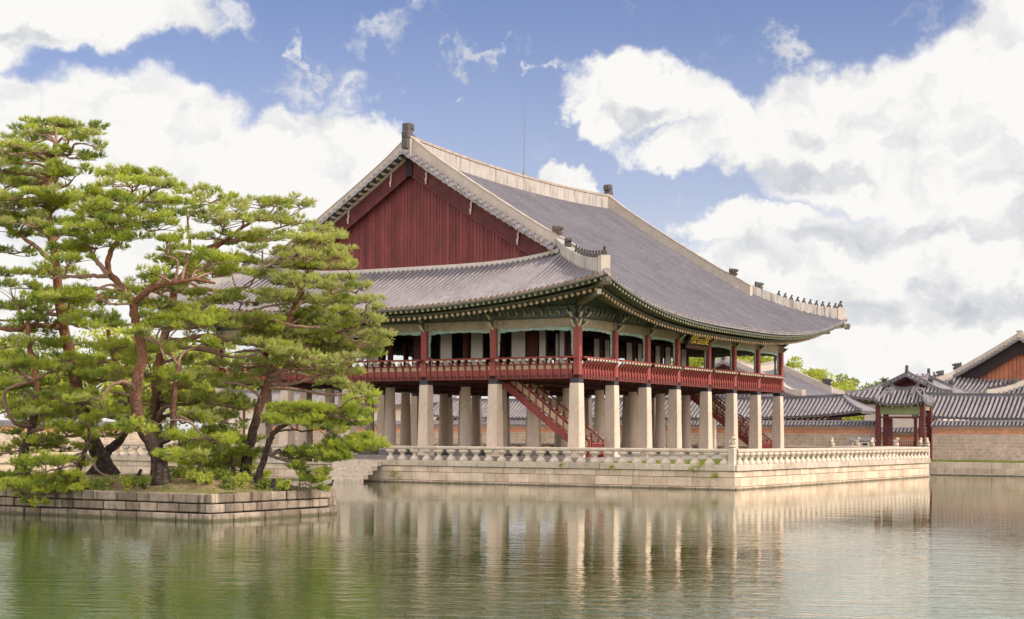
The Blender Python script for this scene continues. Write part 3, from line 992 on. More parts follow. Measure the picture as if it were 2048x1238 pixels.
class HipGable:
    """ridge along local u; hips at both ends with a small gable above each"""

    def __init__(s, c, rot, L, A, B, zr, ze, rl, el, zg, vg, sag=0.004, ewlift=None, zew=None, p=2.9, pw=2.3):
        s.c, s.rot, s.L, s.A, s.B, s.zr, s.ze, s.rl, s.el, s.zg, s.vg = c, rot, L, A, B, zr, ze, rl, el, zg, vg
        s.zew = zew if zew is not None else ze + .45
        s.ewl = ewlift if ewlift is not None else (ze + el - s.zew)
        s.sag, s.p, s.pw = sag, p, pw
        s.slope = (zr - ze + sag * B * B) / B

    def w(s, q):
        q = np.asarray(q, float)
        cr, sr = math.cos(s.rot), math.sin(s.rot)
        o = np.empty_like(q)
        o[..., 0] = s.c[0] + q[..., 0] * cr - q[..., 1] * sr
        o[..., 1] = s.c[1] + q[..., 0] * sr + q[..., 1] * cr
        o[..., 2] = q[..., 2]
        return o

    def d(s, v):
        cr, sr = math.cos(s.rot), math.sin(s.rot)
        return np.array([v[0] * cr - v[1] * sr, v[0] * sr + v[1] * cr, v[2]])

    def z(s, u, v):
        """main slope height at u along, |v| across"""
        v = abs(v)
        P = s.zr - s.slope * v + s.sag * v * v
        k = np.clip(v / s.B, 0, 1) ** 1.3
        return P + (1 - k) * s.rl * np.minimum(1, (abs(u) / s.L)) ** 2 + k * s.el * (abs(u) / s.A) ** s.p

    def eave(s, u):
        return s.ze + s.el * (abs(u) / s.A) ** s.p

    def eave_end(s, v):
        return s.zew + s.ewl * (abs(v) / s.B) ** s.pw

    def diag(s, t):
        """point on the hip line, t=0 at the gable foot, 1 at the corner tip (u>0, v>0 quadrant)"""
        z0 = s.z(s.L, s.vg)
        z1 = s.eave(s.A)
        return np.array([s.L + (s.A - s.L) * t, s.vg + (s.B - s.vg) * t, z0 + (z1 - z0) * t - 0.32 * math.sin(math.pi * t) * (s.A - s.L) / 6.4])

    def bow(s, a, lim):
        return 0.28 * (1 - min(1, abs(a) / lim) ** 2) * min(1, s.A / 18)

    def side_cols(s, sgn, sp, nt):
        """sgn = -1: slope facing local -v"""
        n = int(round(2 * s.A / sp))
        us = np.linspace(-s.A, s.A, n + 1)
        tt = np.linspace(0, 1, nt)
        out = []
        for u in us:
            ve = s.B - s.bow(u, s.A)
            if abs(u) <= s.L:
                v = ve * tt + .05 * (1 - tt)
                out.append(np.stack([np.full(nt, u), sgn * v, np.array([s.z(u, q) for q in v])], 1))
            else:
                t = (abs(u) - s.L) / (s.A - s.L)
                a = s.diag(t)
                v = a[1] + (ve - a[1]) * tt
                zz = a[2] + (s.eave(u) - a[2]) * tt - .05 * np.sin(math.pi * tt) * (1 - t)
                out.append(np.stack([np.full(nt, u), sgn * v, zz], 1))
        return s.w(np.array(out))

    def end_cols(s, sgn, sp, nt):
        n = int(round(2 * s.B / sp))
        vs = np.linspace(-s.B, s.B, n + 1)
        tt = np.linspace(0, 1, nt)
        out = []
        for v in vs:
            ue = s.A - s.bow(v, s.B)
            if abs(v) <= s.vg:
                u0, z0 = s.L - .25, s.zg + (s.z(s.L, s.vg) - s.zg) * (abs(v) / s.vg) ** 4
            else:
                a = s.diag((abs(v) - s.vg) / (s.B - s.vg))
                u0, z0 = a[0], a[2]
            u = u0 + (ue - u0) * tt
            zz = z0 + (s.eave_end(v) - z0) * tt - .14 * np.sin(math.pi * tt) * (1 - min(1, abs(v) / s.B) ** 2)
            out.append(np.stack([sgn * u, np.full(nt, v), zz], 1))
        return s.w(np.array(out))

    def eave_pt(s, side, a):
        """local eave edge point and inward direction; side in 'S','N','W','E'"""
        if side in 'SN':
            g = -1 if side == 'S' else 1
            return np.array([a, g * (s.B - s.bow(a, s.A)), s.eave(a)]), np.array([0, -g, 0.0]), s.A - abs(a)
        g = -1 if side == 'W' else 1
        return np.array([g * (s.A - s.bow(a, s.B)), a, s.eave_end(a)]), np.array([-g, 0, 0.0]), s.B - abs(a)


def eave_tier(R, side, sp, reach, parent, mats, k=1.0, name='rafter_tier', ends=True):
    """two tiers of rafters, boards and soffit under one eave"""
    mb = MB()
    half = R.A if side in 'SN' else R.B
    n = int(round(2 * half / sp))
    prev = None
    lo = []
    for i in range(n + 1):
        a = -half + 2 * half * i / n
        e, inn, room = R.eave_pt(side, a)
        lim = max(.25, min(reach, room + .05))
        D = R.d(inn)
        E_ = R.w(e)
        up = np.array([0, 0, 1.0])

        def q(l, dz):
            return E_ + D * l + up * dz
        l1 = min(lim, 1.15 * k)
        if i not in (0, n):
            mb.beam(q(.10 * k, -.24 * k), q(l1, -.24 * k + .26 * (l1 - .1)), .13 * k, .15 * k, 1)
            mb.beam(q(.088 * k, -.243 * k), q(.102 * k, -.24 * k), .15 * k, .17 * k, 3)
            if lim > 1.15 * k and ends:
                dr = .40
                l0 = 1.02 * k
                mb.tube([q(l0, -.60 * k), q(lim, -.60 * k + dr * (lim - l0))], .095 * k, 8, 2)
                mb.tube([q(l0 - .02, -.605 * k), q(l0 + .005, -.60 * k)], .108 * k, 9, 4)
        cur = (q(.05, -.10 * k), q(min(lim, 1.0 * k), -.42 * k), q(.06, -.09), q(min(lim, 1.02 * k), -.24 * k), q(lim, -.40 * k + .40 * max(0, lim - 1.02 * k)))
        if prev is not None:
            for j, (w_, h_) in ((0, (.14 * k, .11 * k)), (1, (.13 * k, .13 * k))):
                if np.linalg.norm(cur[j] - prev[j]) > 1e-3:
                    mb.beam(prev[j], cur[j], w_, h_, 0)
            mb.add([prev[2], cur[2], cur[3], prev[3]], [(0, 1, 2, 3)], 0)
            mb.add([prev[3], cur[3], cur[4], prev[4]], [(0, 1, 2, 3)], 0)
        prev = cur
    return mb.build(name, mats, parent)


RM = [M_['green'], M_['rafter'], M_['rafter'], M_['green_end'], M_['rafter_end']]

# ------------------------------------------------------------------ the pavilion
PC = (17.2, 14.25)
pav = thing('pavilion', 'huge two storey red timber pavilion with a grey tiled roof standing on tall stone pillars', 'pavilion', (PC[0], PC[1], 1.66))
FX = [0, 4.85, 9.68, 14.5, 19.9, 24.72, 29.55, 34.4]
FY = [0, 5.88, 11.14, 17.36, 22.62, 28.5]
FLOOR = 6.60


def fit(z_top, z_bot, wt, wb):
    return z_top, z_bot, wt, wb


# stone pillars: square on the outside ring, round inside
mb = MB()
hgt = 6.28 - 1.62
mb.box((0, 0, 1.62 + hgt / 2), (.84, .84, hgt), 0, taper=.66 / .84)
sq = mb.build('stone_pillar', M_['pillar'], bevel=.03)
mb = MB()
mb.box((0, 0, 6.44), (.62, .62, .30), 0)
sqc = mb.build('iron_cap', M_['cap'], bevel=.02)
mb = MB()
mb.lathe((0, 0, 0), [(.44, 1.95), (.33, 6.30)], 20)
ro = mb.build('stone_pillar', M_['pillar'], smooth=True, auto=40)
mb = MB()
mb.box((0, 0, 1.80), (1.15, 1.15, .34), 0)
rop = mb.build('plinth', M_['plinth'], bevel=.03)
mb = MB()
mb.lathe((0, 0, 0), [(.31, 6.30), (.31, 6.58)], 16)
roc = mb.build('iron_cap', M_['cap'])
for i, x in enumerate(FX):
    for j, y in enumerate(FY):
        outer = i in (0, 7) or j in (0, 5)
        o = (sq if outer else ro).copy()
        COL.objects.link(o)
        attach(o, pav)
        o.location = (x, y, 0)
        for sub in ((sqc,) if outer else (roc, rop)):
            q = sub.copy()
            COL.objects.link(q)
            q.parent = o
            q.location = (0, 0, 0)
for o in (sq, sqc, ro, rop, roc):
    bpy.data.objects.remove(o)

# floor and ceiling
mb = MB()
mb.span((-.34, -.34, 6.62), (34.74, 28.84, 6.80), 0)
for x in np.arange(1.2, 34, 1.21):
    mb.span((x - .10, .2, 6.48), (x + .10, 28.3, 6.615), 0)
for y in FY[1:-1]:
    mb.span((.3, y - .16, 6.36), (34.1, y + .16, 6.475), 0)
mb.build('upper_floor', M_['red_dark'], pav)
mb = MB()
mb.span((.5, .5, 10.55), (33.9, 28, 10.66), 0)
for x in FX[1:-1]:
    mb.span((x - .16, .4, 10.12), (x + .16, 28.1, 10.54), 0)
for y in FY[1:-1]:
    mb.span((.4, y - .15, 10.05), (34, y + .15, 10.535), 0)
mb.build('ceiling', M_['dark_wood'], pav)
# timber posts
mb = MB()
mb.box((0, 0, (6.60 + 9.78) / 2), (.42, .42, 9.78 - 6.60), 0)
pq = mb.build('timber_post', M_['red'], bevel=.02)
mb = MB()
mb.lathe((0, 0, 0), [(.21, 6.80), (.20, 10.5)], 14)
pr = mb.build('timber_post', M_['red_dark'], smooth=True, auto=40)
for i, x in enumerate(FX):
    for j, y in enumerate(FY):
        outer = i in (0, 7) or j in (0, 5)
        o = (pq if outer else pr).copy()
        COL.objects.link(o)
        attach(o, pav)
        ox = -.13 if i == 0 else (.13 if i == 7 else 0)
        oy = -.13 if j == 0 else (.13 if j == 5 else 0)
        o.location = (x + (ox if outer else 0), y + (oy if outer else 0), 0)
bpy.data.objects.remove(pq)
bpy.data.objects.remove(pr)


def bay_parts(a, b, out, detail=True):
    """railing, lintel, fringe and frieze of one bay between column points a and b; out = outward unit"""
    a, b, out = np.array([*a, 0.0]), np.array([*b, 0.0]), np.array([*out, 0.0])
    d = b - a
    L = np.linalg.norm(d)
    d /= L
    up = np.array([0, 0, 1.0])

    def P(x, o, z):
        return a + d * x + out * o + up * z
    x0, x1 = .21, L - .21
    R3 = np.stack([d, out, up], 1)

    def bx(m, xa, xb, oa, ob, za, zb, mi=0):
        m.box(P((xa + xb) / 2, (oa + ob) / 2, (za + zb) / 2), (xb - xa, ob - oa, zb - za), mi, R3)
    # railing
    m = MB()
    bx(m, x0, x1, .16, .30, 6.56, 6.82)
    bx(m, x0, x1, .17, .285, 6.825, 7.10)
    bx(m, x0, x1, .15, .29, 7.105, 7.17)
    bx(m, x0, x1, .19, .23, 7.172, 7.42, 1)
    bx(m, x0, x1, .16, .28, 7.425, 7.50)
    n = max(2, int(round(L / (.60 if abs(out[0]) > .5 else .46))))
    prof = [(.28, 6.60), (.37, 6.60), (.40, 6.86), (.36, 7.06), (.345, 7.22), (.40, 7.40), (.50, 7.56), (.58, 7.66), (.60, 7.73), (.52, 7.74), (.40, 7.64), (.30, 7.50), (.28, 7.40)]
    for k in range(n):
        x = x0 + (x1 - x0) * (k + .5) / n
        m.prism([(o, z) for o, z in prof], P(x, 0, 0), out, up, d, .085, 0)
        bx(m, x - .05, x + .05, .17, .275, 7.172, 7.424, 0)
    if detail:
        for k in range(n):
            x = x0 + (x1 - x0) * (k + .5) / n
            m.prism([(-.05, 7.68), (.05, 7.68), (.13, 7.78), (.12, 7.815), (-.12, 7.815), (-.13, 7.78)], P(x, .585, 0), d, up, out, .10, 2)
            m.prism([(-.09, 7.50), (.09, 7.50), (.07, 7.56), (.16, 7.63), (-.16, 7.63), (-.07, 7.56)], P(x + (x1 - x0) / n / 2, .24, 0), d, up, out, .06, 2)
    r = m.build('balustrade', [M_['red'], M_['panel_tan'] if abs(out[0]) > .5 else M_['red_dark'], M_['cream_bracket']], pav)  # darker red panel on the long sides: shadow between balusters put into colour
    m = MB()
    m.tube([P(-.12, .56, 7.865), P(L + .12, .56, 7.865)], .062, 8)
    m.build('handrail', M_['red'], r)
    # lintel with painted ends
    m = MB()
    bx(m, .0, L, -.14, .16, 9.78, 10.30, 0)
    for xa, xb in ((.22, 1.05), (L - 1.05, L - .22)):
        bx(m, xa, xb, .16, .166, 9.80, 10.28, 1)
    bx(m, .0, L, -.20, .22, 10.303, 10.42, 2)
    m.build('lintel', [M_['lintel'], M_['paint_lintel'], M_['green']], pav)
    # carved fringe round the opening
    m = MB()
    w = .16
    path = [(x0 + .01, 8.02)] + [(x0 + .01, z) for z in np.linspace(8.1, 9.77, 16)] + [(x, 9.775) for x in np.linspace(x0 + .1, x1 - .1, 46)] + [(x1 - .01, z) for z in np.linspace(9.77, 8.1, 16)] + [(x1 - .01, 8.02)]
    outer, inner = [], []
    for i, (x, z) in enumerate(path):
        outer.append(P(x, .05, z))
        sc = abs(math.sin(i * 1.15)) * .05 + abs(math.sin(i * .41)) * .05
        if i <= 16:
            t = i / 16
            inner.append(P(x + .07 + .05 * t + sc * .6, .05, z - (0.0 if i < 14 else .14)))
        elif i >= len(path) - 17:
            t = (len(path) - 1 - i) / 16
            inner.append(P(x - .07 - .05 * t - sc * .6, .05, z - (0.0 if t < .85 else .14)))
        else:
            e = abs((x - L / 2) / (L / 2))
            inner.append(P(min(max(x, x0 + .18), x1 - .18), .05, z - .10 - .14 * e ** 2 - sc))
    m.strip(outer, inner, out, .07)
    m.build('carved_fringe', M_['fringe'], pav)
    # frieze above the lintel
    m = MB()
    bx(m, 0, L, -.10, .20, 10.423, 11.75, 0)
    m.tube([P(0, .10, 11.02), P(L, .10, 11.02)], .19, 10, 0, cap=False)
    nk = max(4, int(round(L / .62)))
    for k in range(nk):
        x = .5 + (L - 1.0) * k / (nk - 1)
        m.prism([(.08, 10.50), (.22, 10.56), (.40, 10.78), (.30, 10.80), (.46, 10.96), (.20, 10.98), (.08, 10.98)], P(x, 0, 0), out, up, d, .07, 0)
        if detail:
            m.prism([(.225, 10.545), (.25, 10.555), (.42, 10.79), (.395, 10.79)], P(x, 0, 0), out, up, d, .078, 1)
    for x in (L / 3, 2 * L / 3):
        m.prism([(-.30, 10.43), (.30, 10.43), (.38, 10.56), (.20, 10.66), (.26, 10.80), (-.26, 10.80), (-.20, 10.66), (-.38, 10.56)], P(x, .13, 0), d, up, out, .09, 0)
    m.build('frieze', [M_['paint'], M_['tan']], pav)


M_['fringe'] = mat('carved_fringe_paint', (0.27, 0.38, 0.31), 0.7, 0.22, 4.0, spots=(1.5, 0.50, (0.37, 0.28, 0.27)))
for i in range(7):
    bay_parts((FX[i], 0), (FX[i + 1], 0), (0, -1))
    bay_parts((FX[i + 1], 28.5), (FX[i], 28.5), (0, 1), False)
for j in range(5):
    bay_parts((0, FY[j + 1]), (0, FY[j]), (-1, 0))
    bay_parts((34.4, FY[j]), (34.4, FY[j + 1]), (1, 0), False)


def bracket(p, out):
    out = np.array([*out, 0.0])
    out /= np.linalg.norm(out)
    sd = np.array([-out[1], out[0], 0])
    p = np.array([*p, 0.0])
    up = (0, 0, 1)
    m = MB()
    m.prism([(.05, 9.62), (.30, 9.70), (.55, 9.88), (.82, 10.12), (.52, 10.10), (.40, 10.20), (.70, 10.34), (1.02, 10.62), (.60, 10.58), (.50, 10.72), (.85, 11.0), (.05, 11.2)], p, out, up, sd, .15, 0)
    m.prism([(.31, 9.69), (.56, 9.865), (.83, 10.105), (.80, 10.125), (.53, 9.895), (.29, 9.72)], p, out, up, sd, .165, 1)
    m.prism([(.71, 10.325), (1.03, 10.605), (1.0, 10.625), (.69, 10.35)], p, out, up, sd, .165, 1)
    for g in (-1, 1):
        m.prism([(.21 * g, 9.78), (.26 * g, 9.78), (.52 * g, 10.22), (.46 * g, 10.22)], p + out * .245, sd, up, out, .05, 1)
    m.box(p + out * .14 + np.array([0, 0, 10.05]), (.44, .44, .50), 2)
    m.build('bracket', [M_['paint'], M_['cream_bracket'], M_['paint_lintel']], pav)


for x in FX[1:-1]:
    bracket((x, 0), (0, -1))
    bracket((x, 28.5), (0, 1))
for y in FY[1:-1]:
    bracket((0, y), (-1, 0))
    bracket((34.4, y), (1, 0))
for x, gx in ((0, -1), (34.4, 1)):
    for y, gy in ((0, -1), (28.5, 1)):
        bracket((x, y), (gx, 0))
        bracket((x, y), (0, gy))
        bracket((x, y), (gx, gy))

# white papered doors and dark leaves on the inner column line
for (x0, x1) in ((2.9 + 4.85, 8.9), (10.6, 11.5), (13.4, 14.3), (15.1, 15.9), (18.6, 19.6), (20.5, 21.25), (23.6, 24.5), (25.4, 26.4), (28.4, 29.4)):
    mb = MB()
    mb.span((x0, 5.80, 6.82), (x1, 5.88, 10.02), 0)
    for z in (6.86, 9.98):
        mb.span((x0 - .04, 5.785, z - .05), (x1 + .04, 5.895, z + .05), 1)
    for x in (x0, x1):
        mb.span((x - .05, 5.79, 6.82), (x + .05, 5.89, 10.02), 1)
    mb.build('papered_door', [M_['panel_white'], M_['dark_wood']], pav)
for (y0, y1, wm) in ((9.72, 10.74, 0), (6.40, 7.55, 0), (4.85, 5.44, 0), (3.45, 3.90, 0), (5.46, 6.38, 2), (12.2, 13.2, 0), (14.6, 15.4, 2), (18.3, 19.3, 0)):
    mb = MB()
    mb.span((4.80, y0, 6.82), (4.88, y1, 10.02), wm)
    for y in (y0, y1):
        mb.span((4.79, y - .05, 6.82), (4.89, y + .05, 10.02), 1)
    mb.build('papered_door' if wm == 0 else 'door_leaf', [M_['panel_white'], M_['dark_wood'], M_['red_dark']], pav)
# inner partition, closes the view through the western half of the hall
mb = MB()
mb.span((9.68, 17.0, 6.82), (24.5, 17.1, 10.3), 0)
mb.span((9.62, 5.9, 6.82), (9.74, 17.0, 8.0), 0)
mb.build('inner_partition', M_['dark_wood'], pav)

# roof
RF = HipGable(PC, 0.0, 15.0, 21.35, 18.4, 21.62, 10.45, 0.45, 2.08, 14.05, 11.85, zew=10.95)
for side, sgn in (('S', -1), ('N', 1)):
    mb = MB()
    tile_slope(mb, RF.side_cols(sgn, .390, 36), (1, 0, 0), .100, 0, 1, 2, lift=.03, endr=1.25)
    mb.build('roof_slope', [M_['tile'], M_['tile_gap'], M_['tile_end_grey'] if side == 'S' else M_['tile_end']], pav, smooth=True, auto=40)
for side, sgn in (('W', -1), ('E', 1)):
    mb = MB()
    tile_slope(mb, RF.end_cols(sgn, .390, 14), (0, 1, 0), .088, 0, 1, 2, lift=.035, endr=1.35)
    mb.build('hip_skirt', [M_['tile_w'], M_['tile_gap'], M_['tile_end']], pav, smooth=True, auto=40)
for side in 'SWNE':
    eave_tier(RF, side, .41, 4.3, pav, RM)

# main ridge with its end finials
us = np.linspace(-15.1, 15.1, 41)
base = RF.w(np.stack([us, 0 * us, np.array([RF.z(u, 0) for u in us])], 1))
mb = MB()
ridge_wall(mb, base, 1.12, .62, 0, 1, .16, .3, .12)
mr = mb.build('main_ridge', [M_['plaster'], M_['capping']], pav)
for g in (-1, 1):
    x = PC[0] + g * 15.25
    ax = (-g, 0, 0)
    mb = MB()
    z0 = RF.z(15, 0)
    mb.prism([(-.12, .25), (.28, .25), (.28, .95), (-.10, .95)], (x, PC[1], z0), ax, (0, 0, 1), (0, 1, 0), .46)
    mb.prism([(-.06, .98), (.50, .86), (.92, 1.0), (.86, 1.22), (.60, 1.28), (.54, 1.46), (.74, 1.50), (.76, 1.92), (.44, 2.02), (.02, 1.97), (.0, 1.42), (-.10, 1.38)], (x, PC[1], z0), ax, (0, 0, 1), (0, 1, 0), .52)
    mb.prism([(.28, 1.58), (.66, 1.60), (.62, 1.82), (.32, 1.80)], (x, PC[1], z0), ax, (0, 0, 1), (0, 1, 0), .66)
    mb.build('ridge_finial', M_['charcoal'], mr, bevel=.03)

# gables
mb = None
for g in (-1, 1):
    uw = 14.15                                            # gable wall plane
    prof = [(v, RF.z(15, v)) for v in np.linspace(0, RF.vg + .5, 24)]
    # boards
    mb = MB()
    v = -RF.vg - .2
    rg = random.Random(11)
    while v < RF.vg + .2:
        w = .27 * rg.uniform(.85, 1.15)
        zt = RF.z(15, v + w / 2) - .30
        if zt > 13.9:
            za, zb = RF.z(15, v) - .35, RF.z(15, v + w) - .35
            e = rg.uniform(-.008, .008)
            u0, u1 = uw - .06, uw + e
            vs = []
            for uu in (u0, u1):
                vs += [(g * uu, v, 13.5), (g * uu, v + w - .012, 13.5), (g * uu, v + w - .012, zb), (g * uu, v, za)]
            mb.add(RF.w(np.array(vs)), [(0, 1, 2, 3), (4, 7, 6, 5), (0, 4, 5, 1), (1, 5, 6, 2), (2, 6, 7, 3), (3, 7, 4, 0)], 0)
            # cover batten over the joint
            vs = []
            for uu in (uw - .05, uw + .028):
                vs += [(g * uu, v - .025, 13.5), (g * uu, v + .025, 13.5), (g * uu, v + .025, za - .01), (g * uu, v - .025, za - .01)]
            mb.add(RF.w(np.array(vs)), [(0, 1, 2, 3), (4, 7, 6, 5), (0, 4, 5, 1), (1, 5, 6, 2), (2, 6, 7, 3), (3, 7, 4, 0)], 0)
        v += w
    mb.add(RF.w(np.array([(g * (uw - .09), -RF.vg, 13.4), (g * (uw - .09), RF.vg, 13.4), (g * (uw - .09), 0, 21.2)])), [(0, 1, 2)], 0)
    gw = mb.build('gable_wall', M_['gable'], pav)
    # bargeboards
    for sv in (-1, 1):
        mb = MB()
        vv = np.linspace(0.0, RF.vg + .3, 20)
        top = RF.w(np.array([(g * 14.62, sv * q, RF.z(15, q) - .12) for q in vv]))
        bot = RF.w(np.array([(g * 14.62, sv * q, RF.z(15, q) - 1.42) for q in vv]))
        mb.strip(top, bot, RF.d((1, 0, 0)), .09)
        t2 = RF.w(np.array([(g * 14.68, sv * q, RF.z(15, q) - 1.26) for q in vv]))
        b2 = RF.w(np.array([(g * 14.68, sv * q, RF.z(15, q) - 1.46) for q in vv]))
        mb.strip(t2, b2, RF.d((1, 0, 0)), .06)
        bb = mb.build('bargeboard', M_['barge'], gw)
        # short purlin rafters under the verge
        mb = MB()
        for q in np.arange(.35, RF.vg, .47):
            z = RF.z(15, q)
            a = RF.w(np.array([g * 14.66, sv * q, z - .20]))
            b = RF.w(np.array([g * 15.42, sv * q, z - .16]))
            sl_ = (RF.z(15, q + .1) - RF.z(15, q - .1)) / .2 * sv
            mb.beam(a, b, .15, .12, 0, up=RF.d((0, -sl_, 1)))
        mb.build('verge_rafters' if False else 'verge_rafter_row', M_['cream_bracket'], bb)
        mb = MB()
        vs0 = RF.w(np.array([(g * 14.6, sv * q, RF.z(15, q) - .115) for q in vv]))
        vs1 = RF.w(np.array([(g * 15.5, sv * q, RF.z(15, q) - .085) for q in vv]))
        mb.strip(vs0, vs1, (0, 0, 1), .05)
        mb.build('verge_soffit', M_['green'], bb)
        # iron tassel straps
        for q in (1.45, 5.0, 8.6, 10.9):
            mb = MB()
            p = RF.w(np.array([g * 14.76, sv * q, RF.z(15, q) - .25]))
            for k in range(5):
                mb.box(p + np.array([0, .03 * (k % 2) + .02 * k, -.14 - .18 * k]), (.04, .10 + .03 * (k % 2), .20), 0)
            mb.build('strap', M_['cream_bracket'], bb)
    # centre cover plate
    mb = MB()
    z = RF.z(15, 0)
    mb.box(RF.w(np.array([g * 14.76, 0, z - .80])), (.05, .50, 1.5))
    mb.build('apex_plate', M_['dark_wood'], gw)
    # white plaster at the foot of the gable
    mb = MB()
    vs = np.linspace(-RF.vg - .1, RF.vg + .1, 40)
    b_ = RF.w(np.array([(g * 14.50, q, RF.zg + (RF.z(15, RF.vg) - RF.zg) * min(1, abs(q) / RF.vg) ** 4 - .02) for q in vs]))
    ridge_wall(mb, b_, .34, .52, 0, None, sink=.4)
    mb.build('foot_plaster', M_['cement'], gw)

# descending ridges over the verges, corner ridges with their figures
def figure(mb, p, f, s):
    f = np.array([*f, 0.0])
    f /= np.linalg.norm(f)
    u = np.array([0, 0, 1.0])
    p = np.asarray(p, float)
    sd = np.array([-f[1], f[0], 0])

    def P(a, b, z):
        return p + (f * a + sd * b + u * z) * s
    mb.tube([P(-.14, 0, 0), P(-.08, 0, .12), P(.0, 0, .26), P(.05, 0, .36)], np.array([.09, .10, .085, .06]) * s, 7)
    mb.tube([P(.0, 0, .36), P(.08, 0, .42), P(.17, 0, .40)], np.array([.075, .085, .05]) * s, 7)
    for q in (-1, 1):
        mb.tube([P(.03, .06 * q, .26), P(.13, .08 * q, .12), P(.15, .08 * q, -.02)], np.array([.04, .035, .035]) * s, 6)


def beast(mb, p, f, s):
    f = np.array([*f, 0.0])
    f /= np.linalg.norm(f)
    sd = np.array([-f[1], f[0], 0])
    mb.prism([(-.36 * s, -.2 * s), (.30 * s, -.22 * s), (.42 * s, .04 * s), (.22 * s, .12 * s), (.48 * s, .26 * s), (.50 * s, .44 * s), (.30 * s, .38 * s), (.20 * s, .52 * s), (.02 * s, .42 * s), (-.12 * s, .56 * s), (-.22 * s, .42 * s), (-.40 * s, .60 * s), (-.44 * s, .2 * s)],
             p, f, (0, 0, 1), sd, .38 * s)
    for q in (-1, 1):
        mb.prism([(-.05 * s, .1 * s), (.16 * s, .14 * s), (.1 * s, .34 * s), (-.12 * s, .3 * s)], np.asarray(p) + sd * .21 * s * q, f, (0, 0, 1), sd, .10 * s)


